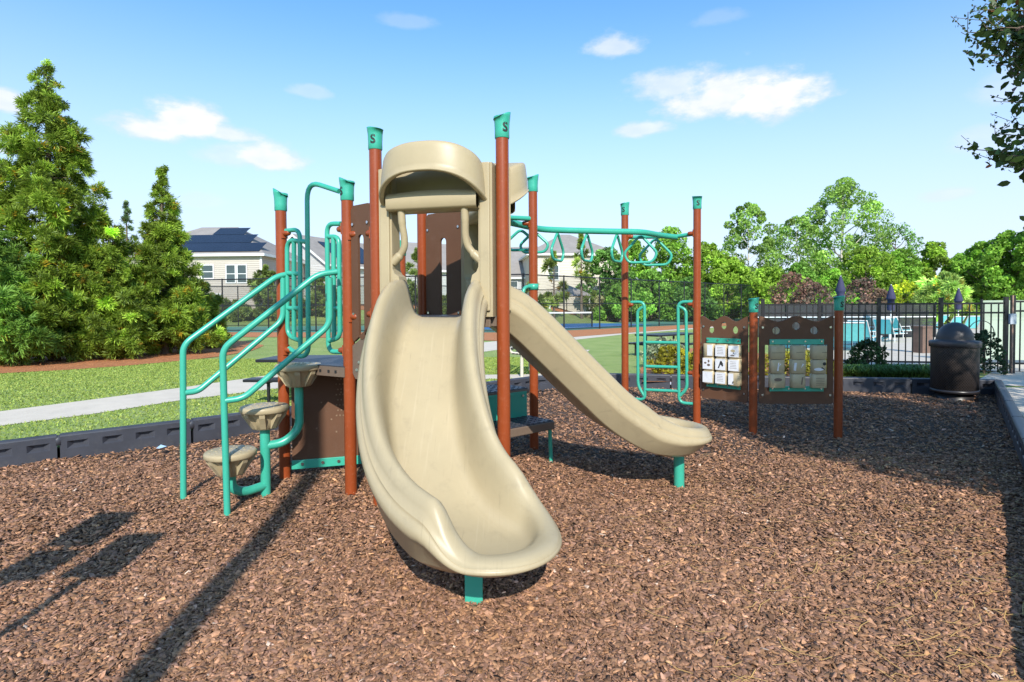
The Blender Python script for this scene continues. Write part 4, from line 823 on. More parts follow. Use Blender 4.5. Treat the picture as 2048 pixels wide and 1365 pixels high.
# net
nl, nr_ = dp(1030, 640, 36.5), dp(1184, 640, 38.0); o = thing('court_net', 'pickleball net with white tape on the blue court', 'net', (nl.x, nl.y, G))
mb = MB(); mb.add([(nl.x, nl.y, G+.05), (nr_.x, nr_.y, G+.05), (nr_.x, nr_.y, G+.95), (nl.x, nl.y, G+.95)], [(0, 1, 2, 3)]); mb.build('net_mesh', meshmat('net', (.02, .02, .02), .35), o)
mb = MB(); mb.box(((nl.x+nr_.x)/2, (nl.y+nr_.y)/2, G+.97), ((nr_-nl).length, .03, .10), math.atan2(nr_.y-nl.y, nr_.x-nl.x)); mb.build('net_tape', M['white'], o)
for p in (nl, nr_): mb = MB(); mb.tube([(p.x, p.y, G), (p.x, p.y, G+1.08)], .05, 8); mb.build('net_post', M['black'], o)

# ------------------------------------------------------------------ houses
def house(label, c, rz, w, d, eh, rh, kind, wall, wins=(), solar=(), trim=True, side_wins=()):
    """front wall faces local -y; ridge runs along local x. wins: (x, z, w, h) on the front wall"""
    o = thing('house', label, 'house', (c[0], c[1], 0), rz, None)
    def put(mb, nm, m, par=o): q = mb.build(nm, m); q.parent = par; return q
    mb = MB(); mb.box((0, 0, eh/2-.5), (w, d, eh+1)); 
    nb_ = int(eh/.17)
    for i in range(nb_): mb.add([(-w/2-.01, -d/2-.035, .17*i), (w/2+.01, -d/2-.035, .17*i), (w/2+.01, -d/2-.006, .17*i+.17), (-w/2-.01, -d/2-.006, .17*i+.17), (-w/2-.01, -d/2-.004, .17*i), (w/2+.01, -d/2-.004, .17*i)], [(0, 1, 2, 3), (4, 5, 1, 0)])
    for sx in (-1, 1):
        for i in range(nb_): mb.add([(sx*(w/2+.035), -d/2-.01, .17*i), (sx*(w/2+.035), d/2, .17*i), (sx*(w/2+.006), d/2, .17*i+.17), (sx*(w/2+.006), -d/2-.01, .17*i+.17), (sx*(w/2+.004), -d/2-.01, .17*i), (sx*(w/2+.004), d/2, .17*i)], [(0, 1, 2, 3), (4, 5, 1, 0)])
    if kind == 'gable': mb.add([(-w/2, -d/2, eh), (-w/2, d/2, eh), (-w/2, 0, rh-.15), (w/2, -d/2, eh), (w/2, d/2, eh), (w/2, 0, rh-.15)], [(0, 1, 2), (3, 5, 4)])
    put(mb, 'wall', wall)
    e = .45; hipx = w/2+e-(d/2+e)*(0.95 if kind == 'hip' else 0); mb = MB(); a = eh-.05
    P = [(-w/2-e, -d/2-e, a), (w/2+e, -d/2-e, a), (w/2+e, d/2+e, a), (-w/2-e, d/2+e, a), (-hipx, 0, rh), (hipx, 0, rh)]
    mb.add(P, [(0, 1, 5, 4), (2, 3, 4, 5), (1, 2, 5), (3, 0, 4)] if kind == 'hip' else [(0, 1, 5, 4), (2, 3, 4, 5)])
    Q = [(x, y, z-.22) for x, y, z in P[:4]]; mb.add(P[:4]+Q, [(0, 1, 5, 4), (1, 2, 6, 5), (2, 3, 7, 6), (3, 0, 4, 7), (4, 5, 6, 7)] if kind == 'hip' else [(0, 1, 5, 4), (2, 3, 7, 6)], 1)
    if kind == 'gable':
        for sx in (-1, 1):
            for sy in (-1, 1): mb.add([(sx*(w/2+e), sy*(d/2+e), a), (sx*(w/2+e), 0, rh), (sx*(w/2+e), 0, rh-.28), (sx*(w/2+e), sy*(d/2+e), a-.28), (sx*(w/2+e-.08), sy*(d/2+e), a-.28), (sx*(w/2+e-.08), 0, rh-.28)], [(0, 1, 2, 3), (3, 2, 5, 4)], 1)
    rf = put(mb, 'roof', [M['roof'], M['white']])
    for (x0, x1, t0, t1) in solar:
        sl = Vector((0, d/2+e, rh-a)); nn = Vector((0, -(rh-a), d/2+e)).normalized()
        def rp(x, t): return Vector((x, -d/2-e, a))+sl*t+nn*.08
        mb = MB(); mb.add([rp(x0, t0), rp(x1, t0), rp(x1, t1), rp(x0, t1)], [(0, 1, 2, 3)]); q = mb.build('solar_panel', M['solar']); q.parent = rf
    def window(x, z, ww, hh, side=0):
        mb = MB(); f = .09
        def T(px_, dy, pz_): return (px_, -d/2-dy-.03, pz_) if side == 0 else (w/2+dy+.03, px_, pz_)
        def bx(x0, x1, z0, z1, dy, m_=0, b_=mb): b_.add([T(x0, 0, z0), T(x1, 0, z0), T(x1, 0, z1), T(x0, 0, z1), T(x0, dy, z0), T(x1, dy, z0), T(x1, dy, z1), T(x0, dy, z1)], [(4, 5, 6, 7), (0, 1, 5, 4), (1, 2, 6, 5), (2, 3, 7, 6), (3, 0, 4, 7)], m_)
        bx(x-ww/2-f, x-ww/2, z-hh/2-f, z+hh/2+f, .07); bx(x+ww/2, x+ww/2+f, z-hh/2-f, z+hh/2+f, .07); bx(x-ww/2, x+ww/2, z+hh/2, z+hh/2+f, .066); bx(x-ww/2, x+ww/2, z-hh/2-f, z-hh/2, .066)
        bx(x-ww/2, x+ww/2, z-.03, z+.03, .05)
        q = mb.build('window', M['white']); q.parent = o; mb = MB(); bx(x-ww/2, x+ww/2, z-hh/2, z+hh/2, .03, 0, mb); g = mb.build('pane', M['glass']); g.parent = q
    for wn in wins: window(*wn)
    for wn in side_wins: window(*wn, 1)
    if trim:
        for sx in (-1, 1): mb = MB(); mb.box((sx*(w/2-.05), -d/2-.03, eh/2), (.18, .07, eh-.3)); put(mb, 'corner_trim', M['white'])
    return o
def hx(px, y): return dp(px, 600, y).x
y1 = 50
house('beige two storey house with dark solar panels on its hipped roof', (hx(384, y1), y1+5, 0), rad(-2), 13.0, 10.0, 6.35, 9.4, 'hip', M['siding1'],
      [(1.65, 4.75, 1.0, 1.1), (3.75, 4.55, .75, 1.5), (4.75, 4.55, .75, 1.5), (-2.8, 4.6, .8, 1.5), (-.2, 1.7, .9, 1.2), (.9, 1.7, .9, 1.2), (2.3, 2.1, .9, 1.3), (-4.4, 4.6, .8, 1.5)],
      [(-3.4, 6.35, .05, .35), (-2.6, 4.75, .36, .66), (.3, 3.3, .67, .93)])
y2 = 60
house('white sided gabled house with solar panels, seen between the green rails', (hx(640, y2), y2+4, 0), rad(62), 10, 9.0, 6.0, 9.3, 'gable', M['siding2'], [(-1, 4.4, .9, 1.4), (2, 4.4, .9, 1.4)], [(-3, 3.5, .1, .8)])
house('grey roofed white house seen through the slide entrance', (hx(842, 62), 66, 0), rad(28), 11, 9.5, 5.6, 9.0, 'gable', M['siding2'], [(-2, 4.2, .9, 1.3), (2, 4.2, .9, 1.3)], [])
house('house with a broad grey roof behind the upright of the side slide', (hx(985, 66), 71, 0), rad(-6), 12, 10, 5.0, 9.0, 'gable', M['siding2'], [(-3, 3.8, .9, 1.3), (3, 3.8, .9, 1.3)], [])
house('cream house with a hipped grey roof behind the hanging rungs', (hx(1138, 62), 66, 0), rad(6), 9.5, 9, 7.3, 9.9, 'hip', M['cream'], [(-2.2, 5.2, 1.0, 1.5), (-2.2, 2.0, 1.0, 1.4)], [])
# open pavilion beside the far house
pv = dp(1136, 640, 55); o = thing('pavilion', 'small open pavilion with a low dark roof beside the cream house', 'pavilion', (pv.x, pv.y, 0))
mb = MB(); mb.add([(-2.3, -2, 2.5), (2.3, -2, 2.5), (2.3, 2, 2.5), (-2.3, 2, 2.5), (0, 0, 3.6)], [(0, 1, 4), (1, 2, 4), (2, 3, 4), (3, 0, 4), (3, 2, 1, 0)]); q = mb.build('roof', M['roof']); q.parent = o
for sx in (-1, 1):
    for sy in (-1, 1): mb = MB(); mb.box((sx*1.9, sy*1.6, 1.25), (.16, .16, 2.5)); q = mb.build('pillar', M['white']); q.parent = o

# ------------------------------------------------------------------ trees behind the courts
g1 = 'young conifers behind the courts'
for i, (px, pyt, y, r, lab) in enumerate([(425, 585, 49, 1.9, 'round dark conifer low in front of the beige house wall'), (532, 530, 49, 1.9, 'pointed green conifer by the corner of the beige house'), (470, 600, 49, 1.5, 'small dark conifer between two fence posts, left of the pointed one'),
     (580, 585, 49, 1.8, 'dark conifer beside the left green grab loop'), (645, 545, 50, 2.0, 'conifer seen between the arch and the right grab loop'), (836, 497, 44, 1.7, 'narrow sunny conifer seen through the slide entrance'), (905, 590, 50, 1.6, 'low conifer seen behind the slotted panel in the entrance')]):
    conifer('conifer_tree', lab, (hx(px, y), y, bankz(hx(px, y), y)-.05), (617-pyt)*y/F+1.42-bankz(hx(px, y), y), r, (.15, .22, .07), 900, 16, .42, g1, power=.6, width=.04)
g2 = 'thin young pines behind the courts'
for i, (px, pyt, y, lab) in enumerate([(1108, 505, 48, 'thin young pine just right of the tall post with the grab loop'), (1163, 472, 50, 'tallest thin young pine, against the cream house'), (1066, 560, 46, 'small dark pine behind the top of the side slide')]):
    conifer('pine_tree', lab, (hx(px, y), y, G), (615-pyt)*y/F+1.32, 1.25, (.19, .27, .07), 200, 18, .55, g2, power=.5, width=.035, low=.2)
crown_tree('grass_clump', 'pale ornamental grass clump beyond the court net', 'shrub', (hx(1205, 52), 52, G), 2.2, 1.7, (.32, .31, .15), 1300, .35, .05, 'bush', clear=.05)
GR = [(.225, .41, .05), (.19, .37, .055), (.285, .45, .048), (.15, .30, .06), (.28, .44, .085)]
def tr(px, pyt, y, r, ci, lab, shape='round', n=2600, size=.36, bark='bark', clear=.12, trunk=.14, cat='tree', name='leafy_tree', group='trees beyond the courts and pool', nclump=26, **kw):
    return crown_tree(name, lab, cat, (hx(px, y), y, G), (613-pyt)*y/F+1.32, r, GR[ci] if isinstance(ci, int) else ci, n, size, trunk, shape, group, bark, clear, nclump, **kw)
TL = [(1215, 500, 56, 2.7, 3, 'dark green tree right of the thin pines, behind the court fence'), (1268, 482, 58, 3.0, 0, 'green tree behind the first far post of the overhead rail'), (1340, 462, 58, 3.6, 0, 'full bright tree between the two far posts'),
      (1300, 545, 52, 2.6, 1, 'lower green tree inside the gap of the far posts'), (1415, 490, 56, 3.0, 2, 'yellow green tree just right of the tall far post'), (1380, 560, 50, 2.4, 3, 'dark green tree behind the court fence corner'), (1455, 520, 54, 3.0, 2, 'bright tree below the left birch'), (1240, 570, 50, 2.2, 1, 'low green tree behind the court fence by the net end')]
for (px, pyt, y, r, ci, lab) in TL: tr(px, pyt, y, r, ci, lab, n=9000, size=.29, shape=('oval' if px % 4 else 'cone'))
tr(1497, 410, 58, 3.0, 4, 'birch with a pale thin trunk, the left one of the two tall trees', 'oval', 8500, .27, 'birch', .28, .13, tint=(.8, .85, .8, .3))
tr(1684, 368, 60, 4.2, 4, 'tallest birch with pale trunk standing above all the other trees', 'oval', 15000, .27, 'birch', .22, .18, nclump=34, tint=(.8, .85, .8, .3))
tr(1592, 438, 60, 3.6, 4, 'loose airy tree between the two birches', 'oval', 8500, .27, 'birch', .16, .14, tint=(.6, .75, .8, .25))
tr(1790, 455, 62, 3.2, 3, 'dark open tree right of the tallest birch', 'oval', 2800, .26, 'bark', .45, .16)
for (px, pyt, y, r, ci, lab) in [(1535, 540, 50, 2.7, 2, 'light green tree behind the left reddish shrub'), (1600, 530, 52, 2.5, 1, 'mid green tree behind the reddish shrubs'), (1730, 500, 54, 3.2, 2, 'yellow green tree under the tallest birch'), (1800, 505, 54, 3.0, 0, 'bright tree between the two right pool umbrellas'),
     (1868, 492, 54, 2.9, 2, 'yellow green tree right of the dark open tree'), (1925, 515, 54, 2.6, 0, 'green tree above the third pool umbrella'), (1965, 490, 50, 2.6, 0, 'bright tree left of the pool gate'), (2025, 470, 48, 2.6, 0, 'green tree behind the pool gate at the right edge'), (2080, 440, 46, 2.8, 0, 'tree cut by the right edge of the photo'), (1660, 545, 50, 2.5, 0, 'green tree behind the first pool umbrella')]:
    tr(px, pyt, y, r, ci, lab, n=9000, size=.29, shape=('oval' if px % 4 else 'cone'))
sh = dict(cat='shrub', name='shrub', group='shrubs along the pool')
tr(1585, 552, 34, 1.7, (.27, .14, .10), 'large reddish purple shrub left of the first pool umbrella', 'bush', 3000, .17, clear=.05, trunk=.05, tint=(.6, .9, .8, .3), **sh); tr(1628, 570, 33, 1.5, (.29, .16, .12), 'reddish shrub directly behind the last short post', 'bush', 2200, .17, clear=.05, trunk=.05, tint=(.6, .9, .8, .3), **sh)
tr(1725, 562, 34, 1.4, (.25, .14, .105), 'reddish shrub between the first and second pool umbrella', 'bush', 2200, .17, clear=.05, trunk=.05, tint=(.6, .9, .8, .3), **sh); tr(1760, 582, 33, .9, (.28, .18, .12), 'small reddish shrub beside the second pool umbrella', 'bush', 1200, .17, clear=.05, trunk=.05, **sh)
tr(1816, 568, 34, 1.25, (.50, .56, .03), 'vivid yellow green shrub right of the second pool umbrella', 'bush', 2600, .13, clear=.05, trunk=.05, **sh); tr(1586, 560, 38, 2.0, (.30, .47, .05), 'soft light green shrub behind the reddish ones', 'bush', 2600, .2, clear=.05, trunk=.05, **sh)
y = 32; conifer('conifer_tree', 'pale green cypress between the second and third pool umbrella', (hx(1884, y), y, G), (612-548)*y/F+1.3, 1.35, (.30, .46, .14), 1100, 16, .42, 'shrubs along the pool', power=.45, width=.025)
# far wood that closes the view
def wood(name, x0, x1, y, hmin, hmax, n, col):
    xx = x0+(x1-x0)*RNG.random(n); top = hmin+(hmax-hmin)*(.5+.25*np.sin(xx*.31)+.25*np.sin(xx*.83+1)); zz = top*RNG.random(n)**.7
    cent = np.stack([xx, y+RNG.normal(0, 2.5, n), zz], -1); P, Fc = leaves(cent, .8); c = np.exp(RNG.normal(0, .35, n))[:, None]*np.ones(3)
    tag(np_obj(name, P, Fc, leafmat(name+'_leaf', col), np.repeat(c, 4, 0)), kind='stuff')
wood('far_woods', -20, 130, 78, 3.2, 7.0, 30000, (.18, .30, .05))
wood('far_woods_left', -110, -18, 100, 3, 7, 6000, (.16, .25, .06))
wood('undergrowth', 8, 75, 62, 1.0, 3.2, 9000, (.19, .29, .06))

# ------------------------------------------------------------------ crape myrtle at the right, its boughs entering the frame
def crape():
    base = Vector((4.75, 2.15, 0)); o = thing('crape_myrtle', 'crape myrtle with dark oval leaves reaching in at the top right corner', 'tree', tuple(base))
    tips = []
    for px, py, y in [(1935, 65, 3.5), (1950, 110, 3.5), (1990, 20, 3.5), (2010, 120, 3.6), (2035, 60, 3.4), (2020, 150, 3.7), (1985, 90, 3.6), (2005, -20, 3.5), (1975, -10, 3.6), (2030, 205, 3.6), (1955, 300, 3.5), (1985, 320, 3.5), (2015, 335, 3.5), (2030, 300, 3.6), (2045, 340, 3.5), (1990, 268, 3.6), (2040, 250, 3.7), (2060, 110, 3.4), (2060, 10, 3.4), (1990, -70, 3.5), (2050, -60, 3.4), (2080, 320, 3.5), (2040, 0, 3.5), (2015, 60, 3.5), (2000, 45, 3.6), (2070, 215, 3.5), (1975, 60, 3.45), (1960, 85, 3.5), (2025, 95, 3.5), (2000, 130, 3.5), (1990, 55, 3.3), (2040, 140, 3.4), (1965, 20, 3.4), (2015, 20, 3.3), (2050, 90, 3.3), (2000, 310, 3.4), (2020, 325, 3.4), (2035, 205, 3.4)]:
        p = dp(px, py, y); tips.append(p)
    hidden = []
    for i in range(120):
        d = dirs(1)[0]; r_ = RNG.random()**.33; p = Vector((5.15+d[0]*r_*1.75, 2.2+d[1]*r_*1.45, 3.35+d[2]*r_*1.25))
        hidden.append(p)
    for i in range(46):            # low outer skirt that throws the dappled shade on the mulch
        hidden.append(Vector((4.0+3.0*random.random(), .9+2.0*random.random(), 2.3+2.2*random.random())))
    mb = MB(); stems = []
    for k in range(4):
        a = k*1.6+.4; s0 = base+Vector((.12*math.cos(a), .12*math.sin(a), -.1)); s1 = base+Vector((.35*math.cos(a), .35*math.sin(a), 1.2)); s2 = base+Vector((.75*math.cos(a)+.2, .75*math.sin(a), 2.6)); stems.append((s1, s2)); mb.tube([s0, s1, s2, s2+Vector((.2*math.cos(a), .2*math.sin(a), 1.0))], [.06, .05, .035, .012], 9)
    LV = []; BR = []
    for j, p in enumerate(tips+hidden):
        vis = j < len(tips); s1, s2 = stems[j % 4]; q = s1+(s2-s1)*(.5+.5*random.random()); 
        if vis: q = Vector((max(4.0, p.x+.7), p.y-.2, p.z-.25))
        m_ = (q+p)/2+Vector((0, 0, .05)); mb.tube([q, m_, p], [.012 if not vis else .008, .006, .0025], 5, caps=False)
        n = 46 if vis else 40; d0 = (p-m_).normalized()
        for t in range(n):
            f = random.random(); c = m_+(p-m_)*(.25+.75*f); jit = .036 if vis else .20
            LV.append((c.x+random.gauss(0, jit), c.y+random.gauss(0, jit), c.z+random.gauss(0, jit*.8)))
        if vis:                     # thin flowering twigs with round seed heads
            for t in range(70):          # leaves along the bough outside the picture
                f = random.random(); c = p+(q-p)*f; X_ = 1024+1130*c.x/c.y
                if X_ > 2095: LV.append((c.x+random.gauss(0, .08), c.y+random.gauss(0, .16), c.z+random.gauss(0, .14)))
            for t in range(2):
                e = p+d0*.10*random.random()+Vector((random.gauss(0, .05)-.03, random.gauss(0, .04), random.uniform(.0, .10))); mb.tube([p, (p+e)/2, e], .0018, 4, caps=False)
                for w in range(9): f = random.random(); c = p+(e-p)*f; BR.append((c.x+random.gauss(0, .010), c.y+random.gauss(0, .010), c.z+random.gauss(0, .010)))
    for i in range(70000):           # the full crown above and to the right of the frame
        d = dirs(1)[0]; r_ = random.random()**.33; q = (4.85+d[0]*r_*1.95, 1.85+d[1]*r_*1.35, 3.3+d[2]*r_*1.85); X_ = 1024+1130*q[0]/q[1]; Y_ = 616-1130*(q[2]-1.42)/q[1]
        if q[1] < .2 or X_ > 2075 or (q[1] > 2.6 and X_ > 1985+30*math.sin(Y_*.05) and Y_ < 150): LV.append(q)
    LV = np.array(LV); P, Fc = leaves6(LV, .056, .55, .15); n = len(LV); c = np.exp(RNG.normal(0, .3, n))[:, None]*np.ones(3); red = (RNG.random(n) < .07)[:, None]; c = np.where(red, c*np.array([2.6, .6, 1.0]), c)
    BR = np.array(BR); P2, F2 = leaves6(BR, .018, .8); c2 = np.full((len(P2), 3), .8)
    np_obj('crown', np.concatenate([P, P2]), np.concatenate([Fc, F2+len(P)]), leafmat('crape_leaf', (.07, .12, .032), .25, .4), np.concatenate([np.repeat(c, 6, 0), c2]), o).location = -base
    t_ = mb.build('trunk', M['bark'], o)
crape()
crown_tree('leafy_tree', 'spreading tree outside the frame at the right, shading the pool path', 'tree', (8.6, 3.6, G), 6.5, 2.3, (.09, .15, .04), 14000, .13, .1, 'round', None, 'bark', .42, 30)

# ------------------------------------------------------------------ pool area
sheet('pool_deck', [polyfrom([(1690, 735), (1900, 740), (2400, 752), (2500, 640), (2048, 632), (1690, 634), (1560, 636), (1560, 680)], G+.018)], G+.018, M['pooldeck'])
sheet('path_by_pool_gate', [polyfrom([(1945, 768), (2030, 772), (2300, 790), (2300, 748), (1990, 741), (1962, 757)], G+.010)], G+.010, M['concrete'])
sheet('path_outside_border', [[(7.82, 8.95), (4.75, 5.0), (-1.33, -2.65), (1.5, -2.65), (6.8, 4.0), (10.5, 8.8)]], G+.0065, M['concrete'])
sheet('pool_water', [polyfrom([(1560, 696), (1700, 696), (1772, 678), (1815, 656), (1835, 644), (1560, 644)], G+.03)], G+.03, M['water'])
def picket(label, a, b, npanel, h=1.37, screen=False, name='pool_fence'):
    o = thing(name, label, 'fence', (a.x, a.y, G)); L = (b-a).length; d = (b-a)/L; rz = math.atan2(d.y, d.x); pw = L/npanel
    for k in range(npanel+1):
        p = a+d*(pw*k); mb = MB(); mb.box((p.x, p.y, G+h/2+.04), (.065, .065, h+.08), rz, 0, .004); mb.box((p.x, p.y, G+h+.09), (.075, .075, .02), rz); mb.build('fence_post', M['black'], o)
    for k in range(npanel):
        p0 = a+d*(pw*k+.05); p1 = a+d*(pw*(k+1)-.05); mb = MB(); c = (p0+p1)/2
        for z in (h-.02, h-.20, .20): mb.box((c.x, c.y, G+z), (pw-.07, .032, .034), rz)
        m_ = max(2, round(pw/.118))
        for i in range(1, m_): q = a+d*(pw*k+pw*i/m_); mb.box((q.x, q.y, G+h/2+.02), (.018, .018, h-.06), rz)
        mb.build('picket_panel', M['black'], o)
    return o
fa, fb = gpt(1700, 742), gpt(2010, 748); fa.z = fb.z = 0
fx = fa+(fa-fb)*.62
picket('black picket fence round the pool behind the litter bin', fx, fb, 4)
ga, gb = gpt(2024, 748), gpt(2130, 750); ga.z = gb.z = 0
o = picket('black pool gate with a pale latch box at the right edge', ga, gb, 1, 1.40, name='pool_gate')
mb = MB(); q = ga+Vector((-.06, -.06, G+1.05)); mb.box(tuple(q), (.12, .05, .20), 0, 0, .008); mb.build('latch_box', mat('latch_grey', (.42, .46, .52), .4), o)
mb = MB(); mb.tube([ga+Vector((-.05, -.05, G)), ga+Vector((-.05, -.05, G+1.5))], .014, 8); mb.build('latch_rod', mat('rust_rod', (.35, .22, .16), .6, var=.3), o)
s0, s1 = dp(1962, 700, 12.6), dp(2140, 700, 12.2); o = thing('privacy_screen', 'pale green translucent screen behind the pool gate', 'screen', (s0.x, s0.y, G))
mb = MB(); mb.add([(s0.x, s0.y, G+.1), (s1.x, s1.y, G+.1), (s1.x, s1.y, G+1.42), (s0.x, s0.y, G+1.42)], [(0, 1, 2, 3)]); mb.build('screen_cloth', M['screen'], o)
for p in (s0, s1): mb = MB(); mb.tube([(p.x, p.y, G), (p.x, p.y, G+1.45)], .025, 8); mb.build('screen_pole', M['black'], o)
q = dp(1962, 668, 11.6); mb = MB(); mb.tube([(q.x+.27*math.cos(t), q.y, q.z+.27*math.sin(t)) for t in np.linspace(0, 2*math.pi, 32, False)], .008, 8, closed=True)
tag(mb.build('hoop', M['black']), 'thin black hoop hanging on the pool fence right of the bin', 'hoop')
# screened dark fence beyond the pool
w0_, w1_ = dp(1500, 620, 24), dp(1870, 620, 23); o = thing('screened_fence', 'dark wind screened fence beyond the pool chairs', 'fence', (w0_.x, w0_.y, G))
mb = MB(); mb.add([(w0_.x, w0_.y, G), (w1_.x, w1_.y, G), (w1_.x, w1_.y, 1.50), (w0_.x, w0_.y, 1.50)], [(0, 1, 2, 3)]); mb.build('screen_cloth', M['windscreen'], o)
for i in range(6): p = w0_+(w1_-w0_)*i/5; mb = MB(); mb.tube([(p.x, p.y-.03, G), (p.x, p.y-.03, 1.54)], .03, 8); mb.build('fence_post', M['black'], o)
mb = MB(); mb.tube([(w0_.x, w0_.y-.04, .95), (w1_.x, w1_.y-.04, .95)], .025, 6); mb.build('white_rail', M['white'], o)
# sun loungers and chairs
def lounger(label, px, py, rz):
    p = hz(px, py, G+.02); o = thing('pool_lounger', label, 'lounger', (p.x, p.y, G+.02), rz, 'turquoise loungers on the pool deck'); o.scale = (.85, .85, .85)
    mb = MB(); mb.add([(-.3, -.95, .36), (.3, -.95, .36), (.3, .35, .36), (-.3, .35, .36), (-.3, -.95, .34), (.3, -.95, .34), (.3, .35, .34), (-.3, .35, .34)], [(0, 1, 2, 3), (7, 6, 5, 4), (0, 1, 5, 4), (2, 3, 7, 6)]); q = mb.build('sling_seat', M['turq']); q.parent = o
    mb = MB(); mb.add([(-.3, .35, .36), (.3, .35, .36), (.3, .75, .95), (-.3, .75, .95), (-.3, .37, .35), (.3, .37, .35), (.3, .77, .94), (-.3, .77, .94)], [(0, 1, 2, 3), (7, 6, 5, 4), (2, 3, 7, 6)]); q = mb.build('sling_back', M['turq']); q.parent = o
    mb = MB()
    for sx in (-.32, .32): mb.tube([(sx, -1, .34), (sx, .35, .34), (sx, .78, .97)], .02, 6); mb.tube([(sx, -.25, .34), (sx, -.2, .55), (sx, .45, .55)], .018, 6)
    mb.tube([(-.32, .78, .97), (.32, .78, .97)], .02, 6); mb.tube([(-.32, -1, .34), (.32, -1, .34)], .02, 6); q = mb.build('frame', M['white']); q.parent = o
    for sx in (-.32, .32):
        for sy in (-.85, .3): mb = MB(); mb.tube([(sx, sy, .34), (sx, sy, 0)], .018, 6); q = mb.build('leg', M['white']); q.parent = o
for l in [('turquoise lounger nearest the last short post', 1706, 702, 2.6), ('turquoise lounger behind the nearest one, left of the fence post', 1728, 692, 2.3), ('turquoise lounger with raised back, left of the thick fence post', 1758, 678, 2.9), ('turquoise lounger just right of the thick fence post', 1800, 676, 2.0),
          ('turquoise lounger half hidden by the fence post', 1778, 684, 2.2), ('turquoise lounger above the bin lid, left one', 1890, 672, 3.3), ('turquoise lounger above the bin lid, right one', 1930, 670, 3.0), ('turquoise lounger at the far left of the pool row', 1745, 662, 2.5), ('turquoise lounger behind the bin, facing the pool', 1862, 664, 3.6)]: lounger(*l)
def umbrella(label, px, y, ytop, ybot):
    x = hx(px, y); ht = (612-ytop)*y/F+1.42; hb = 1.42-(ybot-612)*y/F; o = thing('pool_umbrella', label, 'umbrella', (x, y, G), 0, 'folded navy umbrellas by the pool')
    mb = MB(); mb.tube([(0, 0, 0), (0, 0, ht-G)], .022, 8); q = mb.build('pole', M['white']); q.parent = o
    mb = MB(); n = 16; prof = [(.01, ht), (.04, ht-.07), (.09, ht-.27), (.150, ht-.52), (.140, ht-.56), (.115, ht-.60), (.10, hb+.45), (.125, hb+.15), (.11, hb)]; vs = []
    for r_, z in prof: vs += [(r_*(1+.12*(j % 2))*math.cos(2*math.pi*j/n), r_*(1+.12*(j % 2))*math.sin(2*math.pi*j/n), z-G) for j in range(n)]
    mb.add(vs, [(i*n+j, i*n+(j+1) % n, (i+1)*n+(j+1) % n, (i+1)*n+j) for i in range(len(prof)-1) for j in range(n)], 0, True); q = mb.build('folded_canopy', M['navy']); q.parent = o
umbrella('folded navy umbrella right above the last short post', 1681, 20, 552, 615); umbrella('folded navy umbrella left of the vivid shrub', 1782, 22, 570, 622); umbrella('folded navy umbrella farthest right, by the pale cypress', 1917, 24, 578, 621)
# wooden planter box at the poolside
q = dp(1845, 660, 15.5); mb = MB(); mb.box((q.x, q.y, G+.36), (.32, .32, .72), .2, 0, .01); mb.box((q.x, q.y, G+.73), (.36, .36, .05), .2, 0, .008)
tag(mb.build('planter_box', mat('wood_brown', (.16, .10, .075), .7, var=.2)), 'brown box planter at the end of the lounger row', 'planter')
# shrubs and grasses by the fence
tr2 = lambda label, px, py, h, r, n, col, size: crown_tree('shrub', label, 'shrub', tuple(gpt(px, py)), h, r, col, n, size, .02, 'bush', 'evergreen shrubs at the pool fence', 'bark', .05, 22)
tr2('dark evergreen shrub at the fence left of the litter bin', 1735, 748, .62, .40, 2600, (.050, .095, .030), .055); tr2('dark loose shrub half hidden behind the litter bin', 1968, 748, .80, .34, 1700, (.040, .080, .035), .06)
tr2('yellow flowering clump in the bed behind the green ladder', 1345, 752, .55, .42, 2200, (.30, .27, .02), .06); tr2('pale daisy clump in the bed behind the green ladder', 1330, 738, .62, .50, 2000, (.30, .34, .20), .06); tr2('low yellow green clump between the tile panels', 1400, 752, .45, .40, 1500, (.26, .27, .03), .06)
tr2('low yellow green clump behind the open tile panel', 1590, 757, .45, .75, 2200, (.30, .28, .03), .07)
def grasses(n, p0, p1, name):
    V = []; C = []
    for i in range(n):
        t = random.random(); c = p0+(p1-p0)*t+Vector((random.gauss(0, .08), random.gauss(0, .12), 0)); cx = round(t*8)/8; c = c*.5+(p0+(p1-p0)*cx)*.5
        a = random.random()*6.28; L = .16+.16*random.random(); d = Vector((math.cos(a), math.sin(a), 0)); w = Vector((-d.y, d.x, 0))*.006; k = .6+.8*random.random()
        V += [c-w, c+w, c+d*L*.5+w+Vector((0, 0, L*.8)), c+d*L*.5-w+Vector((0, 0, L*.8)), c+d*L*1.1+Vector((0, 0, L*.55))]; C += [(k, k, k)]*5
    V = np.array([tuple(v) for v in V]); F4 = np.array([[i*5, i*5+1, i*5+2, i*5+3] for i in range(n)]+[[i*5+3, i*5+2, i*5+4, i*5+4] for i in range(n)])
    me_f = np.concatenate([np.array([[i*5, i*5+1, i*5+2] for i in range(n)]), np.array([[i*5, i*5+2, i*5+3] for i in range(n)]), np.array([[i*5+3, i*5+2, i*5+4] for i in range(n)])])
    tag(np_obj(name, V, me_f, leafmat(name+'_leaf', (.12, .22, .045), .3), np.array(C)), kind='stuff')
p0, p1 = gpt(1690, 757), gpt(1862, 757); grasses(2600, p0, p1, 'liriope_grass')

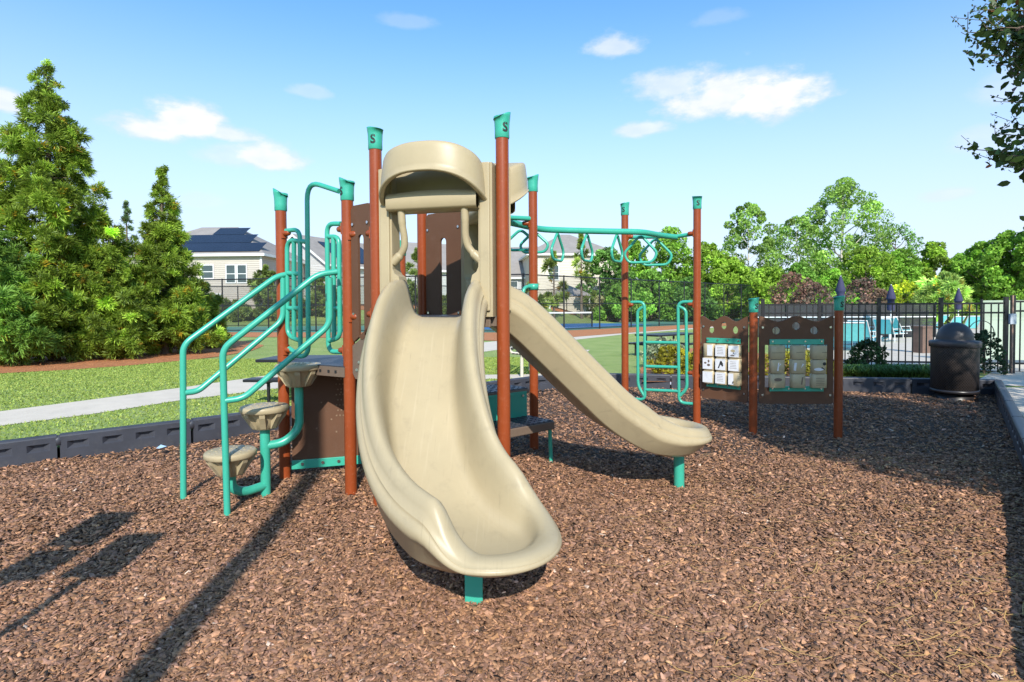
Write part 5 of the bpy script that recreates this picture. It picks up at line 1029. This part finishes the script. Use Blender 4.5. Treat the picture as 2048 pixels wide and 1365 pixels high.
# ------------------------------------------------------------------ litter bin
p = hz(1908, 797, -.02); o = thing('litter_bin', 'black perforated metal litter bin with a domed lid by the border corner', 'litter bin', (p.x, p.y, 0))
R_ = .30; k_ = p.y/F
def pz(py): return 1.42-(py-610.5)*k_
mb = MB(); mb.lathe([(R_-.015, .10), (R_, .105), (R_+.004, pz(688)-.01), (R_+.004, pz(688))], (0, 0, 0), 56); mb.lathe([(0, .10), (R_-.015, .10)], (0, 0, 0), 56); q = mb.build('bin_body', M['perf']); q.parent = o
mb = MB(); mb.lathe([(R_-.06, -.15), (R_-.06, .09), (0, .09)], (0, 0, 0), 24); q = mb.build('bin_foot', M['blackcan']); q.parent = o
zr = pz(690); mb = MB(); mb.lathe([(R_+.006, zr-.03), (R_+.026, zr-.028), (R_+.028, zr+.05), (R_+.012, zr+.065), (R_-.055, zr+.07), (R_-.06, zr+.09)], (0, 0, 0), 48)
dome = [((R_-.065)*math.cos(t), zr+.09+.26*math.sin(t)) for t in np.linspace(0, math.pi/2, 12)]; mb.lathe(dome, (0, 0, 0), 48); q = mb.build('domed_lid', M['lid']); q.parent = o
mb = MB(); mb.lathe([(R_-.004, .08), (R_+.012, .085), (R_+.012, .125), (R_-.004, .13)], (0, 0, 0), 48); q = mb.build('bottom_rim', M['blackcan']); q.parent = o

# ------------------------------------------------------------------ tables and bench
def picnic(label, c, rz, s=1.0, ht=.58, hs=.34):
    o = thing('picnic_table', label, 'picnic table', (c.x, c.y, G), rz, 'black picnic tables on the lawn')
    def pt(nm, f): mb = MB(); f(mb); q = mb.build(nm, M['black']); q.parent = o
    pt('table_top', lambda m: (m.box((0, 0, ht), (1.8*s, .76, .045), 0, 0, .008)))
    for sy in (-1, 1): pt('bench_seat', lambda m: m.box((0, sy*.60, hs), (1.8*s, .26, .04), 0, 0, .008))
    for sx in (-1, 1):
        pt('leg_frame', lambda m: (m.tube([(sx*.6*s, -.65, hs-.03), (sx*.6*s, .65, hs-.03)], .024, 8), m.tube([(sx*.6*s, -.24, ht-.02), (sx*.6*s, -.24, 0)], .028, 8), m.tube([(sx*.6*s, .24, ht-.02), (sx*.6*s, .24, 0)], .028, 8)))
    for sx in (-1, 1):
        for sy in (-1, 1): pt('seat_leg', lambda m: m.tube([(sx*.6*s, sy*.60, hs-.02), (sx*.6*s, sy*.60, 0)], .024, 8))
c = dp(655, 800, 8.4); picnic('black picnic table on the lawn behind the stepping pods', c, rad(-3), 1.0)
c = gpt(1335, 712); picnic('black picnic table on the lawn beyond the green ladder', c, rad(38), 1.0)
# bench of black straps on pale legs
p = Vector((.10, 11.3, G)); o = thing('park_bench', 'strap bench with pale metal legs beside the walkway', 'bench', (p.x, p.y, G), rad(80))
mb = MB()
for i in range(7): mb.box((0, -.03-.065*i, .45-.004*i), (1.3, .045, .018), 0)
q = mb.build('seat', M['black']); q.parent = o
mb = MB()
for i in range(7): z = .52+.065*i; mb.box((0, .05+.025*i, z), (1.3, .018, .045), 0)
q = mb.build('backrest', M['black']); q.parent = o
for sx in (-.55, .55): mb = MB(); mb.tube(fil([(sx, .22, .96), (sx, .03, .46), (sx, -.45, .42)], .06), .026, 8); mb.tube([(sx, -.18, .44), (sx, -.18, 0)], .032, 10); q = mb.build('leg_frame', M['leg_tan']); q.parent = o
# scrap of litter by the border
q = hz(322, 903, .0); mb = MB(); mb.add([(q.x-.05, q.y, .03), (q.x, q.y-.03, .035), (q.x+.06, q.y, .05), (q.x+.04, q.y+.04, .03), (q.x-.02, q.y+.03, .06)], [(0, 1, 4), (1, 2, 4), (2, 3, 4), (3, 0, 4)])
tag(mb.build('litter_scrap', M['litter']), 'crumpled pale blue scrap on the mulch by the border', 'litter')

# ------------------------------------------------------------------ things behind the viewpoint whose shadows fall into the picture
el_t = math.tan(SUN_EL); sh_d = Vector((-to_sun.x, -to_sun.y, 0)).normalized()
def back(g, h): q = g-sh_d*(h/el_t); return Vector((q.x, q.y, h))
g0 = hz(272, 1365, 0); d0 = back(g0, 0)-sh_d*5.0
mb = MB(); mb.tube([(d0.x, d0.y, -.2), (d0.x, d0.y, 8.0)], .085, 16); mb.lathe([(.13, 0), (.13, .06), (.09, .09)], (d0.x, d0.y, 0), 16)  # unseen plain pole, added to cast the long strip shadow
tag(mb.build('shadow_pole', M['black']), 'tall dark pole behind the viewpoint throwing the long straight shadow', 'pole')
def sign(label, boards, foot_back):
    # boards: ground pixels (near-left, far-right) of each shadow patch
    q0 = hz(*boards[0][0], 0); base = None; o = None
    for (n_, f_) in boards:
        a, b = hz(*n_, 0), hz(*f_, 0)
        if base is None:
            cx = (a.x+b.x)/2; base = Vector((cx, (a.y+b.y)/2, 0))-sh_d*foot_back; o = thing('notice_sign', label, 'sign', tuple(base))
        ha = (a-base).dot(sh_d)*el_t; hb = (b-base).dot(sh_d)*el_t
        side = Vector((sh_d.y, -sh_d.x, 0)); c_ = base; mb = MB(); mb.box((c_.x, c_.y, (ha+hb)/2), (.27, .02, hb-ha), math.atan2(side.y, side.x), 0, .004); mb.build('sign_board', M['white'], o); top = hb
    mb = MB(); mb.tube([base+Vector((0, .035, -.2)), base+Vector((0, .035, top-.1))], .025, 10); mb.build('sign_post', M['black'], o)
sign('single board notice sign on a post left of the viewpoint', [((150, 1152), (290, 1062))], 2.6)
sign('two board notice sign on a post farther left of the viewpoint', [((30, 1160), (95, 1098)), ((95, 1090), (228, 1024))], 2.6)
